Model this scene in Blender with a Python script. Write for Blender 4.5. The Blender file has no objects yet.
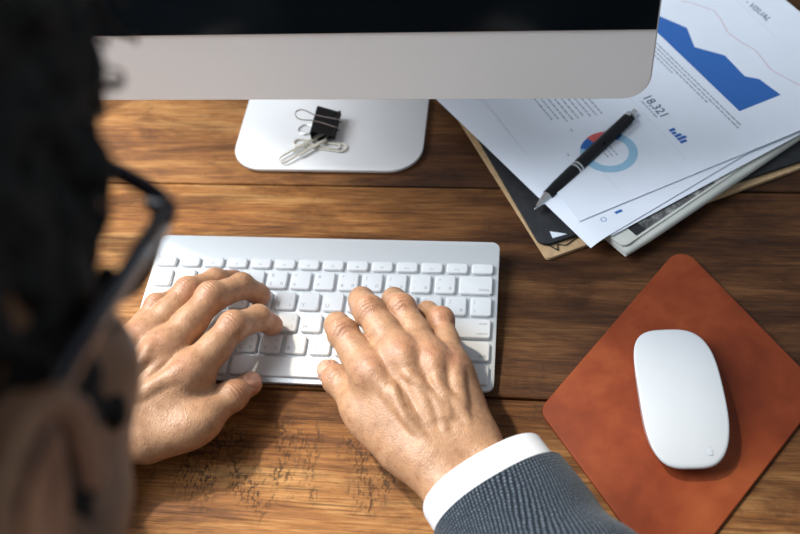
import bpy, math, random
import numpy as np
from mathutils import Matrix, Vector

random.seed(7)
rng = np.random.default_rng(11)
S = bpy.context.scene
COL = S.collection
PI = math.pi

# ------------------------------------------------------------------ camera
CAM_POS = (0.1582, -0.4074, 0.5897)
PITCH, YAW, ROLL, FPX = 0.8993, -0.21047, -0.13938, 930.0
_cp, _sp, _cy, _sy = math.cos(PITCH), math.sin(PITCH), math.cos(YAW), math.sin(YAW)
_f = Vector((_sy*_cp, _cy*_cp, -_sp)); _r = Vector((_cy, -_sy, 0)); _u = _r.cross(_f)
_cr, _sr = math.cos(ROLL), math.sin(ROLL)
_r2 = _cr*_r + _sr*_u; _u2 = -_sr*_r + _cr*_u
cam_data = bpy.data.cameras.new('camera')
cam = bpy.data.objects.new('camera', cam_data); COL.objects.link(cam)
m = Matrix.Identity(4)
for i in range(3):
    m[i][0] = _r2[i]; m[i][1] = _u2[i]; m[i][2] = -_f[i]; m[i][3] = CAM_POS[i]
cam.matrix_world = m
cam_data.sensor_width = 36.0
cam_data.lens = FPX*36.0/800.0
cam_data.clip_start = 0.02
cam_data.dof.use_dof = True
cam_data.dof.focus_distance = (Vector((0.03, -0.03, 0.035)) - Vector(CAM_POS)).dot(_f)
cam_data.dof.aperture_fstop = 6.0
S.camera = cam

# ------------------------------------------------------------------ light
S.view_settings.view_transform = 'Standard'
S.view_settings.look = 'None'
S.view_settings.exposure = 0.0
S.view_settings.gamma = 1.0
S.view_settings.use_curve_mapping = False
w = bpy.data.worlds.new('room_light'); S.world = w; w.use_nodes = True
bg = w.node_tree.nodes['Background']
bg.inputs['Color'].default_value = (0.80, 0.90, 1.0, 1)
bg.inputs['Strength'].default_value = 0.32

def lamp(name, kind, energy, color, loc=None, direction=None, **kw):
    d = bpy.data.lights.new(name, kind); d.energy = energy; d.color = color
    for k, v in kw.items(): setattr(d, k, v)
    o = bpy.data.objects.new(name, d); COL.objects.link(o)
    if loc: o.location = loc
    if direction: o.rotation_euler = Vector(direction).to_track_quat('-Z', 'Y').to_euler()
    return o
SUN_EL = math.radians(54)
sun_dir = (0.84*math.cos(SUN_EL), -0.54*math.cos(SUN_EL), -math.sin(SUN_EL))
lamp('sun', 'SUN', 3.0, (1.0, 0.90, 0.74), (-1, 1, 2), sun_dir, angle=math.radians(3.0))
lamp('window_daylight', 'AREA', 56.0, (0.88, 0.94, 1.0), (-1.16, 0.05, 1.30), (1.16, -0.04, -1.15),
     shape='RECTANGLE', size=1.3, size_y=1.3)

# ------------------------------------------------------------------ node helpers
def new_mat(name):
    mt = bpy.data.materials.new(name); mt.use_nodes = True
    nt = mt.node_tree; b = nt.nodes['Principled BSDF']
    return mt, nt, b
def N(nt, kind, **kw):
    n = nt.nodes.new(kind)
    for k, v in kw.items():
        if k in n.inputs.keys(): n.inputs[k].default_value = v
        else: setattr(n, k, v)
    return n
def L(nt, a, b): nt.links.new(a, b)
def mathn(nt, op, a, b=None, clamp=False):
    n = nt.nodes.new('ShaderNodeMath'); n.operation = op; n.use_clamp = clamp
    for i, v in enumerate((a, b)):
        if v is None: continue
        if isinstance(v, (int, float)): n.inputs[i].default_value = v
        else: nt.links.new(v, n.inputs[i])
    return n.outputs[0]
def ramp(nt, fac, stops, interp='LINEAR'):
    n = nt.nodes.new('ShaderNodeValToRGB'); cr = n.color_ramp; cr.interpolation = interp
    while len(cr.elements) < len(stops): cr.elements.new(0.5)
    for e, (p, c) in zip(cr.elements, stops):
        e.position = p; e.color = (c, c, c, 1) if isinstance(c, (int, float)) else (*c, 1)
    nt.links.new(fac, n.inputs[0]); return n.outputs[0]
def mixc(nt, fac, a, b, mode='MIX'):
    n = nt.nodes.new('ShaderNodeMix'); n.data_type = 'RGBA'; n.blend_type = mode
    if isinstance(fac, (int, float)): n.inputs[0].default_value = fac
    else: nt.links.new(fac, n.inputs[0])
    for i, v in ((6, a), (7, b)):
        if isinstance(v, tuple): n.inputs[i].default_value = (*v, 1)
        else: nt.links.new(v, n.inputs[i])
    return n.outputs[2]
def coords(nt, kind='Object', scale=(1, 1, 1), rot=(0, 0, 0), loc=(0, 0, 0)):
    tc = nt.nodes.new('ShaderNodeTexCoord'); mp = nt.nodes.new('ShaderNodeMapping')
    mp.inputs['Scale'].default_value = scale; mp.inputs['Rotation'].default_value = rot
    mp.inputs['Location'].default_value = loc
    nt.links.new(tc.outputs[kind], mp.inputs['Vector']); return mp.outputs[0]
def noise(nt, vec, scale=1.0, detail=4.0, rough=0.55, dist=0.0):
    n = nt.nodes.new('ShaderNodeTexNoise'); n.inputs['Scale'].default_value = scale
    n.inputs['Detail'].default_value = detail; n.inputs['Roughness'].default_value = rough
    n.inputs['Distortion'].default_value = dist
    nt.links.new(vec, n.inputs['Vector']); return n.outputs['Fac']
def bump(nt, b, h, strength=0.3, dist=0.001):
    n = nt.nodes.new('ShaderNodeBump'); n.inputs['Strength'].default_value = strength
    n.inputs['Distance'].default_value = dist
    nt.links.new(h, n.inputs['Height']); nt.links.new(n.outputs[0], b.inputs['Normal'])
def plain(name, col, rough=0.5, metal=0.0, spec=0.5, var=0.0, vscale=40, bumpy=0.0, bscale=800, coat=0.0):
    mt, nt, b = new_mat(name)
    b.inputs['Roughness'].default_value = rough; b.inputs['Metallic'].default_value = metal
    b.inputs['Specular IOR Level'].default_value = spec; b.inputs['Coat Weight'].default_value = coat
    v = coords(nt)
    if var > 0:
        c = ramp(nt, noise(nt, v, vscale), [(0.3, tuple(x*(1-var) for x in col)), (0.7, tuple(min(1, x*(1+var)) for x in col))])
        L(nt, c, b.inputs['Base Color'])
    else:
        b.inputs['Base Color'].default_value = (*col, 1)
    if bumpy > 0: bump(nt, b, noise(nt, v, bscale, 2), bumpy, 0.0003)
    return mt

# ------------------------------------------------------------------ materials
def wood_material():
    mt, nt, b = new_mat('reclaimed_wood')
    tc = nt.nodes.new('ShaderNodeTexCoord')
    sep = nt.nodes.new('ShaderNodeSeparateXYZ'); L(nt, tc.outputs['Object'], sep.inputs[0])
    X, Y = sep.outputs[0], sep.outputs[1]
    plank = mathn(nt, 'FLOOR', mathn(nt, 'DIVIDE', mathn(nt, 'ADD', Y, 0.066), 0.206))
    wn = nt.nodes.new('ShaderNodeTexWhiteNoise'); wn.noise_dimensions = '1D'; L(nt, plank, wn.inputs['W'])
    off = mathn(nt, 'MULTIPLY', wn.outputs['Value'], 7.0)
    cmb = nt.nodes.new('ShaderNodeCombineXYZ')
    L(nt, mathn(nt, 'ADD', X, off), cmb.inputs[0]); L(nt, Y, cmb.inputs[1]); L(nt, off, cmb.inputs[2])
    P = cmb.outputs[0]
    def mp(sc):
        n = nt.nodes.new('ShaderNodeMapping'); n.inputs['Scale'].default_value = sc
        L(nt, P, n.inputs['Vector']); return n.outputs[0]
    broad = noise(nt, mp((2.2, 13, 1)), 1.0, 5, 0.6, 1.2)
    grain = noise(nt, mp((7, 95, 1)), 1.0, 6, 0.65, 0.6)
    fine = noise(nt, mp((22, 520, 1)), 1.0, 4, 0.7, 0.2)
    vfine = noise(nt, mp((60, 1150, 1)), 1.0, 3, 0.7)
    g = mathn(nt, 'ADD', mathn(nt, 'MULTIPLY', broad, 0.34), mathn(nt, 'ADD', mathn(nt, 'MULTIPLY', grain, 0.32), mathn(nt, 'ADD', mathn(nt, 'MULTIPLY', fine, 0.22), mathn(nt, 'MULTIPLY', vfine, 0.12))))
    golden = ramp(nt, g, [(0.34, (0.050, 0.017, 0.005)), (0.43, (0.165, 0.058, 0.015)), (0.51, (0.315, 0.130, 0.036)),
                          (0.59, (0.470, 0.250, 0.092)), (0.70, (0.620, 0.420, 0.220))])
    walnut = ramp(nt, g, [(0.34, (0.012, 0.005, 0.0025)), (0.45, (0.036, 0.013, 0.005)), (0.53, (0.078, 0.029, 0.010)),
                          (0.62, (0.155, 0.062, 0.022)), (0.74, (0.250, 0.120, 0.050))])
    # the boards are darker towards one end, with a ragged border along the grain
    big = noise(nt, mp((3.0, 5.0, 1)), 1.0, 3, 0.5)
    edge = mathn(nt, 'ADD', X, mathn(nt, 'MULTIPLY', mathn(nt, 'SUBTRACT', big, 0.5), 0.45))
    dark_end = ramp(nt, mathn(nt, 'MULTIPLY', mathn(nt, 'ADD', edge, 0.5), 1.0), [(0.46, 0.0), (0.68, 0.95)])
    # the front board stays more golden
    front = ramp(nt, mathn(nt, 'ADD', mathn(nt, 'MULTIPLY', Y, 1.0), 0.5), [(0.36, 0.45), (0.455, 1.0)])
    col = mixc(nt, mathn(nt, 'MULTIPLY', dark_end, front), golden, walnut)
    stain = ramp(nt, noise(nt, mp((9, 30, 1)), 1.0, 6, 0.72, 0.8), [(0.36, (0.50, 0.46, 0.42)), (0.52, (0.98, 0.98, 0.98)), (0.66, (1.18, 1.20, 1.22))])
    col = mixc(nt, 1.0, col, stain, 'MULTIPLY')
    pore = noise(nt, mp((16, 640, 1)), 1.0, 3, 0.65, 0.3)
    poreg = ramp(nt, noise(nt, mp((9, 40, 1)), 1.0, 3), [(0.40, 0.15), (0.62, 0.75)])
    porem = mathn(nt, 'MULTIPLY', ramp(nt, pore, [(0.53, 0.0), (0.62, 1.0)]), poreg)
    col = mixc(nt, porem, col, mixc(nt, 0.75, col, (0.030, 0.012, 0.005)))
    # dark open cracks along the grain
    ck = noise(nt, mp((3.5, 150, 1)), 1.0, 3, 0.6, 0.5)
    crack = ramp(nt, ck, [(0.66, 0.0), (0.69, 1.0)])
    ckg = ramp(nt, noise(nt, mp((6, 20, 1)), 1.0, 2), [(0.45, 0.0), (0.6, 1.0)])
    crackm = mathn(nt, 'MULTIPLY', crack, ckg)
    col = mixc(nt, mathn(nt, 'MULTIPLY', crackm, 0.85), col, (0.03, 0.014, 0.007))
    # rough-sawn flecks that the sander left behind
    fl = noise(nt, mp((420, 230, 1)), 1.0, 4, 0.7, 0.4)
    flg = noise(nt, mp((42, 16, 1)), 1.0, 3, 0.6, 0.5)
    # the worn rough patch on the front board
    dx = mathn(nt, 'DIVIDE', mathn(nt, 'ADD', X, 0.01), 0.15); dy = mathn(nt, 'DIVIDE', mathn(nt, 'ADD', Y, 0.128), 0.042)
    rr_ = mathn(nt, 'ADD', mathn(nt, 'MULTIPLY', dx, dx), mathn(nt, 'MULTIPLY', dy, dy))
    patch = ramp(nt, rr_, [(0.35, 0.18), (1.0, 0.0)])
    gate = ramp(nt, mathn(nt, 'ADD', flg, patch), [(0.60, 0.0), (0.74, 1.0)])
    fleck = mathn(nt, 'MULTIPLY', ramp(nt, fl, [(0.49, 0.0), (0.57, 1.0)]), gate)
    col = mixc(nt, mathn(nt, 'MULTIPLY', fleck, 0.85), col, (0.045, 0.022, 0.010))
    L(nt, col, b.inputs['Base Color'])
    L(nt, ramp(nt, grain, [(0.3, 0.52), (0.7, 0.68)]), b.inputs['Roughness'])
    b.inputs['Specular IOR Level'].default_value = 0.24
    h = mathn(nt, 'SUBTRACT', mathn(nt, 'ADD', mathn(nt, 'MULTIPLY', grain, 0.5), mathn(nt, 'ADD', mathn(nt, 'MULTIPLY', fine, 0.4), mathn(nt, 'MULTIPLY', vfine, 0.3))),
              mathn(nt, 'ADD', mathn(nt, 'ADD', mathn(nt, 'MULTIPLY', porem, 0.35), mathn(nt, 'MULTIPLY', crackm, 0.9)), mathn(nt, 'MULTIPLY', fleck, 0.35)))
    bump(nt, b, h, 0.55, 0.0012)
    return mt

def leather_material():
    mt, nt, b = new_mat('tan_leather')
    v = coords(nt)
    big = noise(nt, v, 9, 4, 0.6, 0.6); mid = noise(nt, v, 45, 4, 0.6)
    f = mathn(nt, 'ADD', mathn(nt, 'MULTIPLY', big, 0.7), mathn(nt, 'MULTIPLY', mid, 0.3))
    c = ramp(nt, f, [(0.33, (0.125, 0.021, 0.007)), (0.5, (0.215, 0.040, 0.012)), (0.68, (0.310, 0.074, 0.022))])
    L(nt, c, b.inputs['Base Color'])
    L(nt, ramp(nt, mid, [(0.3, 0.50), (0.7, 0.64)]), b.inputs['Roughness'])
    b.inputs['Specular IOR Level'].default_value = 0.22
    vo = nt.nodes.new('ShaderNodeTexVoronoi'); vo.inputs['Scale'].default_value = 900; L(nt, v, vo.inputs['Vector'])
    bump(nt, b, mathn(nt, 'ADD', mathn(nt, 'MULTIPLY', vo.outputs['Distance'], 0.4), mathn(nt, 'MULTIPLY', mid, 0.8)), 0.18, 0.0006)
    return mt

def skin_material():
    mt, nt, b = new_mat('skin')
    at = nt.nodes.new('ShaderNodeAttribute'); at.attribute_name = 'tone'
    v = coords(nt)
    mott = noise(nt, v, 150, 5, 0.7)
    c = mixc(nt, 1.0, at.outputs['Color'], ramp(nt, mott, [(0.3, (0.76, 0.67, 0.61)), (0.5, (1, 1, 1)), (0.70, (1.16, 1.15, 1.12))]), 'MULTIPLY')
    fr = noise(nt, v, 520, 2, 0.5)
    c = mixc(nt, mathn(nt, 'MULTIPLY', ramp(nt, fr, [(0.62, 0.0), (0.74, 1.0)]), 0.18), c, (0.20, 0.085, 0.045))
    L(nt, c, b.inputs['Base Color'])
    b.inputs['Roughness'].default_value = 0.42
    b.inputs['Specular IOR Level'].default_value = 0.5
    b.inputs['Subsurface Weight'].default_value = 0.10
    b.inputs['Subsurface Radius'].default_value = (0.006, 0.0025, 0.0012)
    b.inputs['Subsurface Scale'].default_value = 1.0
    vo = nt.nodes.new('ShaderNodeTexVoronoi'); vo.inputs['Scale'].default_value = 560; vo.feature = 'DISTANCE_TO_EDGE'
    L(nt, v, vo.inputs['Vector'])
    h = mathn(nt, 'ADD', mathn(nt, 'MULTIPLY', vo.outputs['Distance'], 1.1), mathn(nt, 'MULTIPLY', noise(nt, v, 230, 4, 0.65), 1.3))
    bump(nt, b, h, 0.38, 0.0008)
    return mt

def knit_material():
    mt, nt, b = new_mat('charcoal_knit')
    uv = nt.nodes.new('ShaderNodeUVMap'); sep = nt.nodes.new('ShaderNodeSeparateXYZ')
    L(nt, uv.outputs[0], sep.inputs[0]); U_, V_ = sep.outputs[0], sep.outputs[1]
    jit = noise(nt, uv.outputs[0], 160, 3)
    u2 = mathn(nt, 'ADD', U_, mathn(nt, 'ADD', mathn(nt, 'MULTIPLY', V_, 0.30), mathn(nt, 'MULTIPLY', jit, 0.0012)))
    rib = mathn(nt, 'SINE', mathn(nt, 'MULTIPLY', u2, 2*PI/0.0026))
    ribn = mathn(nt, 'ADD', mathn(nt, 'MULTIPLY', rib, 0.5), 0.5)
    st = mathn(nt, 'SINE', mathn(nt, 'ADD', mathn(nt, 'MULTIPLY', V_, 2*PI/0.0021), mathn(nt, 'MULTIPLY', rib, 1.5)))
    stn = mathn(nt, 'ADD', mathn(nt, 'MULTIPLY', st, 0.5), 0.5)
    fl = noise(nt, uv.outputs[0], 700, 3, 0.8)
    f = mathn(nt, 'ADD', mathn(nt, 'MULTIPLY', mathn(nt, 'MULTIPLY', ribn, mathn(nt, 'ADD', mathn(nt, 'MULTIPLY', stn, 0.60), 0.40)), 0.36), mathn(nt, 'MULTIPLY', fl, 0.62))
    c = ramp(nt, f, [(0.28, (0.005, 0.007, 0.010)), (0.44, (0.022, 0.031, 0.045)), (0.57, (0.070, 0.092, 0.122)), (0.76, (0.28, 0.32, 0.37))])
    L(nt, c, b.inputs['Base Color'])
    b.inputs['Roughness'].default_value = 0.95; b.inputs['Specular IOR Level'].default_value = 0.1
    b.inputs['Sheen Weight'].default_value = 0.15
    bump(nt, b, f, 0.5, 0.0011)
    return mt

def aluminium(name, col, rough, metal=0.85):
    mt, nt, b = new_mat(name)
    v = coords(nt)
    g = noise(nt, v, 1400, 2)
    b.inputs['Base Color'].default_value = (*col, 1)
    b.inputs['Metallic'].default_value = metal
    L(nt, ramp(nt, g, [(0.3, rough-0.04), (0.7, rough+0.04)]), b.inputs['Roughness'])
    bump(nt, b, g, 0.05, 0.0001)
    return mt

M = {}
M['wood'] = wood_material()
M['leather'] = leather_material()
M['leather_edge'] = plain('leather_raw_edge', (0.30, 0.13, 0.06), 0.8, var=0.3, vscale=300)
M['skin'] = skin_material()
M['knit'] = knit_material()
M['chin'] = aluminium('monitor_aluminium', (0.86, 0.85, 0.83), 0.50, 0.15)
M['foot'] = aluminium('stand_aluminium', (0.81, 0.82, 0.83), 0.50, 0.25)
M['kbody'] = aluminium('keyboard_aluminium', (0.74, 0.76, 0.77), 0.48, 0.35)
M['key'] = plain('white_key_plastic', (0.77, 0.78, 0.785), 0.48, spec=0.4, bumpy=0.04)
M['legend'] = plain('grey_legend_print', (0.42, 0.43, 0.45), 0.6)
M['wplastic'] = plain('white_gloss_plastic', (0.86, 0.87, 0.88), 0.16, coat=0.3)
M['mousetop'] = plain('mouse_white_acrylic', (0.60, 0.625, 0.65), 0.22, spec=0.4)
M['mark'] = plain('pale_grey_mark', (0.62, 0.65, 0.69), 0.3)
M['mbase'] = aluminium('mouse_base_aluminium', (0.80, 0.81, 0.82), 0.35, 0.6)
M['glass'] = plain('black_screen_glass', (0.004, 0.006, 0.008), 0.12, spec=0.12)
M['paper'] = plain('white_office_paper', (0.78, 0.83, 0.92), 0.85, spec=0.15, var=0.02, vscale=30)
M['ink_blue'] = plain('print_blue', (0.045, 0.15, 0.46), 0.8, spec=0.1)
M['ink_lightblue'] = plain('print_light_blue', (0.33, 0.56, 0.74), 0.8, spec=0.1)
M['ink_red'] = plain('print_red', (0.66, 0.13, 0.12), 0.8, spec=0.1)
M['ink_pink'] = plain('print_pink', (0.60, 0.38, 0.44), 0.8, spec=0.1)
M['ink_grey'] = plain('print_grey', (0.26, 0.29, 0.36), 0.8, spec=0.1)
M['ink_navy'] = plain('print_navy', (0.09, 0.12, 0.21), 0.8, spec=0.1)
M['ink_palegrey'] = plain('print_pale', (0.66, 0.70, 0.78), 0.8, spec=0.1)
M['kraft'] = plain('kraft_board', (0.50, 0.34, 0.19), 0.85, spec=0.15, var=0.12, vscale=220)
M['blackboard'] = plain('black_folder_board', (0.022, 0.023, 0.026), 0.55, spec=0.3, var=0.3, vscale=120, bumpy=0.2)
M['dark_line'] = plain('dark_line_finish', (0.03, 0.022, 0.016), 0.8)
M['newsprint'] = plain('newsprint', (0.56, 0.57, 0.53), 0.9, spec=0.1, var=0.06, vscale=60)
M['newsdark'] = plain('newsprint_dark_ink', (0.03, 0.03, 0.035), 0.85, spec=0.1)
def photo_ink():
    mt, nt, b = new_mat('newsprint_photograph')
    v = coords(nt); n_ = noise(nt, v, 140, 4, 0.7, 0.6)
    L(nt, ramp(nt, n_, [(0.3, 0.02), (0.5, 0.12), (0.72, 0.40)]), b.inputs['Base Color']); b.inputs['Roughness'].default_value = 0.85
    return mt
M['newsphoto'] = photo_ink()
M['penblack'] = plain('pen_black_lacquer', (0.006, 0.006, 0.008), 0.25, spec=0.35)
M['chrome'] = plain('polished_chrome', (0.80, 0.80, 0.82), 0.16, metal=1.0)
M['clipblack'] = plain('binder_clip_black', (0.010, 0.010, 0.011), 0.55, spec=0.25)
M['wire'] = plain('bright_steel_wire', (0.70, 0.70, 0.69), 0.22, metal=1.0)
M['cream'] = plain('cream_coated_wire', (0.74, 0.70, 0.60), 0.35, var=0.08, vscale=200)
M['frame'] = plain('black_acetate', (0.008, 0.009, 0.016), 0.22, spec=0.5)
def lens_mat():
    mt, nt, b = new_mat('spectacle_lens')
    b.inputs['Transmission Weight'].default_value = 1.0; b.inputs['Roughness'].default_value = 0.0
    b.inputs['IOR'].default_value = 1.03
    L(nt, ramp(nt, noise(nt, coords(nt), 3), [(0, (0.96, 0.97, 0.98)), (1, (0.97, 0.98, 0.99))]), b.inputs['Base Color'])
    return mt
M['lens'] = lens_mat()
def hair_mat():
    mt, nt, b = new_mat('dark_hair')
    v = coords(nt, scale=(1, 1, 0.25)); n_ = noise(nt, v, 700, 3, 0.6, 1.0)
    L(nt, ramp(nt, n_, [(0.3, (0.004, 0.0035, 0.003)), (0.7, (0.014, 0.011, 0.009))]), b.inputs['Base Color'])
    b.inputs['Roughness'].default_value = 0.5; b.inputs['Specular IOR Level'].default_value = 0.3
    bump(nt, b, n_, 0.6, 0.002)
    return mt
M['hair'] = hair_mat()
M['shirt'] = plain('white_shirt_cotton', (0.82, 0.83, 0.86), 0.85, spec=0.15, bumpy=0.12, bscale=1500)
M['floor'] = plain('floor_boards', (0.09, 0.07, 0.055), 0.6, var=0.3, vscale=6)
M['wall'] = plain('wall_plaster', (0.62, 0.60, 0.57), 0.9, spec=0.1, var=0.03, vscale=3)
M['wallpaint'] = plain('white_window_paint', (0.8, 0.8, 0.79), 0.5)
M['steel'] = plain('black_steel', (0.02, 0.02, 0.02), 0.5, var=0.1)

# ------------------------------------------------------------------ mesh helpers
class MB:
    def __init__(s): s.v = []; s.f = []; s.m = []; s.uv = None
    def add(s, v, f, mi=0):
        o = len(s.v); s.v += [tuple(p) for p in v]
        s.f += [tuple(i+o for i in q) for q in f]; s.m += [mi]*len(f); return s
    def box(s, x0, y0, z0, x1, y1, z1, mi=0):
        v = [(x, y, z) for z in (z0, z1) for y in (y0, y1) for x in (x0, x1)]
        return s.add(v, [(0, 2, 3, 1), (4, 5, 7, 6), (0, 1, 5, 4), (2, 6, 7, 3), (0, 4, 6, 2), (1, 3, 7, 5)], mi)
    def rings(s, rings, mi=0, cap=(True, True), closed=True):
        n = len(rings[0]); v = [p for r in rings for p in r]; f = []
        for k in range(len(rings)-1):
            for i in range(n if closed else n-1):
                j = (i+1) % n
                f.append((k*n+i, k*n+j, (k+1)*n+j, (k+1)*n+i))
        if cap[0]: f.append(tuple(reversed(range(n))))
        if cap[1]: f.append(tuple(range((len(rings)-1)*n, len(rings)*n)))
        return s.add(v, f, mi)
    def plate(s, poly, z0, z1, bev=0.0, nb=2, mi=0):
        """prism over a ccw outline with a rounded upper and lower edge"""
        if bev <= 0:
            return s.rings([[(x, y, z0) for x, y in poly], [(x, y, z1) for x, y in poly]], mi)
        R = []
        for k in range(nb+1):
            a = k/nb*PI/2
            R.append([(x, y, z0+bev*(1-math.cos(a))) for x, y in inset(poly, bev*(1-math.sin(a)))])
        for k in range(nb+1):
            a = k/nb*PI/2
            R.append([(x, y, z1-bev*(1-math.sin(a))) for x, y in inset(poly, bev*(1-math.cos(a)))])
        return s.rings(R, mi)
    def tube(s, pts, r, seg=10, mi=0, cap=(True, True)):
        pts = [Vector(p) for p in pts]; rr = r if hasattr(r, '__len__') else [r]*len(pts)
        rings = []; up = None
        for i, p in enumerate(pts):
            d = (pts[min(i+1, len(pts)-1)]-pts[max(i-1, 0)]).normalized()
            if up is None:
                up = Vector((0, 0, 1)) if abs(d.z) < 0.9 else Vector((1, 0, 0))
            a = d.cross(up).normalized(); bb = a.cross(d).normalized(); up = bb
            rings.append([tuple(p+rr[i]*(math.cos(t)*a+math.sin(t)*bb)) for t in [2*PI*k/seg for k in range(seg)]])
        return s.rings(rings, mi, cap)
    def lathe_x(s, prof, seg=24, mi=0):
        return s.rings([[(x, r*math.cos(2*PI*k/seg), r*math.sin(2*PI*k/seg)) for k in range(seg)] for x, r in prof], mi)
    def build(s, name, mats, parent=None, smooth=True, autosmooth=35, kind=None):
        me = bpy.data.meshes.new(name)
        me.from_pydata(s.v, [], s.f); me.update()
        for mt in (mats if isinstance(mats, (list, tuple)) else [mats]): me.materials.append(mt)
        if any(s.m): me.polygons.foreach_set('material_index', s.m)
        return finish(name, me, parent, smooth, autosmooth)
def finish(name, me, parent=None, smooth=True, autosmooth=35):
    me.validate()
    if smooth:
        me.polygons.foreach_set('use_smooth', [True]*len(me.polygons))
        if autosmooth:
            try: me.set_sharp_from_angle(angle=math.radians(autosmooth))
            except Exception: pass
    o = bpy.data.objects.new(name, me); COL.objects.link(o)
    if parent: o.parent = parent
    return o
def inset(poly, d):
    if d == 0: return list(poly)
    n = len(poly); out = []
    for i in range(n):
        a = Vector(poly[i-1]); b = Vector(poly[i]); c = Vector(poly[(i+1) % n])
        e1 = (b-a).normalized(); e2 = (c-b).normalized()
        n1 = Vector((-e1.y, e1.x)); n2 = Vector((-e2.y, e2.x)); k = n1+n2
        k = k/max(1e-6, k.dot(n1)) if k.length > 1e-6 else n1
        out.append((b.x+k.x*d, b.y+k.y*d))
    return out
def round_poly(c, r, n=6):
    """ccw polygon with rounded corners"""
    out = []; m_ = len(c)
    for i in range(m_):
        p = Vector(c[i]); a = (Vector(c[i-1])-p).normalized(); b = (Vector(c[(i+1) % m_])-p).normalized()
        rr = r[i] if hasattr(r, '__len__') else r
        if rr <= 0: out.append((p.x, p.y)); continue
        ang = a.angle(b); t = rr/math.tan(ang/2); cen = p+(a+b).normalized()*(rr/math.sin(ang/2))
        s = p+a*t; e = p+b*t; va = s-cen; sweep = PI-ang
        for k in range(n+1):
            q = sweep*k/n; cs, sn = math.cos(q), math.sin(q)
            out.append((cen.x+va.x*cs-va.y*sn, cen.y+va.x*sn+va.y*cs))
    return out
def rrect(cx, cy, w_, h_, r, n=5):
    return round_poly([(cx-w_/2, cy-h_/2), (cx+w_/2, cy-h_/2), (cx+w_/2, cy+h_/2), (cx-w_/2, cy+h_/2)], r, n)
_tc = {}
def text_mesh(s):
    """flat glyph mesh of a string at size 1, left aligned at its baseline"""
    if s in _tc: return _tc[s]
    cu = bpy.data.curves.new('glyphs', 'FONT'); cu.body = s; cu.size = 1.0; cu.resolution_u = 2; cu.offset = 0.012
    o = bpy.data.objects.new('glyphs', cu); COL.objects.link(o)
    bpy.context.view_layer.update()
    dg = bpy.context.evaluated_depsgraph_get()
    me = o.evaluated_get(dg).to_mesh()
    v = [(p.co.x, p.co.y) for p in me.vertices]; f = [tuple(p.vertices) for p in me.polygons]
    o.evaluated_get(dg).to_mesh_clear()
    bpy.data.objects.remove(o); bpy.data.curves.remove(cu)
    _tc[s] = (v, f); return v, f
def put_text(mb, s, fn, size, mi=0, anchor='l', bold=0):
    v, f = text_mesh(s)
    if not v: return
    x1 = max(p[0] for p in v); x0 = min(p[0] for p in v)
    ox = -x0 if anchor == 'l' else (-x1 if anchor == 'r' else -(x0+x1)/2)
    mb.add([fn((p[0]+ox)*size, p[1]*size) for p in v], f, mi)
def thing(name, label, cat, loc=(0, 0, 0), rot=(0, 0, 0), group=None):
    o = bpy.data.objects.new(name, None); COL.objects.link(o); o.empty_display_size = 0.02
    o.location = loc; o.rotation_euler = rot
    o['label'] = label; o['category'] = cat
    if group: o['group'] = group
    return o
def struct(o): o['kind'] = 'structure'; return o

# ------------------------------------------------------------------ signed-distance modelling
class Field:
    def __init__(s, lo, hi, h):
        s.lo = np.array(lo, np.float32); s.h = h
        s.n = np.ceil((np.array(hi)-np.array(lo))/h).astype(int)+1
        s.ax = [(s.lo[i]+h*np.arange(s.n[i])).astype(np.float32) for i in range(3)]
    def full(s): return np.full(s.n, 0.05, np.float32)
    def sub(s, lo, hi):
        a = [max(0, int((lo[i]-s.lo[i])/s.h)) for i in range(3)]
        b = [min(s.n[i], int((hi[i]-s.lo[i])/s.h)+2) for i in range(3)]
        sl = tuple(slice(a[i], max(a[i], b[i])) for i in range(3))
        X = s.ax[0][sl[0]][:, None, None]; Y = s.ax[1][sl[1]][None, :, None]; Z = s.ax[2][sl[2]][None, None, :]
        return sl, X, Y, Z
def smin(a, b, k):
    if k <= 0: return np.minimum(a, b)
    h = np.maximum(k-np.abs(a-b), 0)/k
    return np.minimum(a, b)-h*h*k*0.25
def cone(F, V, a, b, r1, r2, k=0.0, mode='u', mg=0.022):
    a = np.array(a, np.float32); b = np.array(b, np.float32); R = max(r1, r2)+mg
    sl, X, Y, Z = F.sub(np.minimum(a, b)-R, np.maximum(a, b)+R)
    d = b-a; L2 = float(d@d)+1e-12
    t = np.clip(((X-a[0])*d[0]+(Y-a[1])*d[1]+(Z-a[2])*d[2])/L2, 0, 1)
    D = np.sqrt((X-a[0]-t*d[0])**2+(Y-a[1]-t*d[1])**2+(Z-a[2]-t*d[2])**2)-(r1+t*(r2-r1))
    V[sl] = smin(V[sl], D, k) if mode == 'u' else -smin(-V[sl], D, k)
def ell(F, V, c, r, k=0.0, mode='u', ax=None, mg=0.022):
    c = np.array(c, np.float32); r = np.array(r, np.float32); R = r.max()+mg
    sl, X, Y, Z = F.sub(c-R, c+R)
    x, y, z = X-c[0], Y-c[1], Z-c[2]
    if ax is not None:
        A = np.array(ax, np.float32)
        x, y, z = [A[i, 0]*x+A[i, 1]*y+A[i, 2]*z for i in range(3)]
    k0 = np.sqrt((x/r[0])**2+(y/r[1])**2+(z/r[2])**2)+1e-9
    k1 = np.sqrt((x/r[0]**2)**2+(y/r[1]**2)**2+(z/r[2]**2)**2)+1e-9
    D = k0*(k0-1)/k1
    V[sl] = smin(V[sl], D, k) if mode == 'u' else -smin(-V[sl], D, k)
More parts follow.
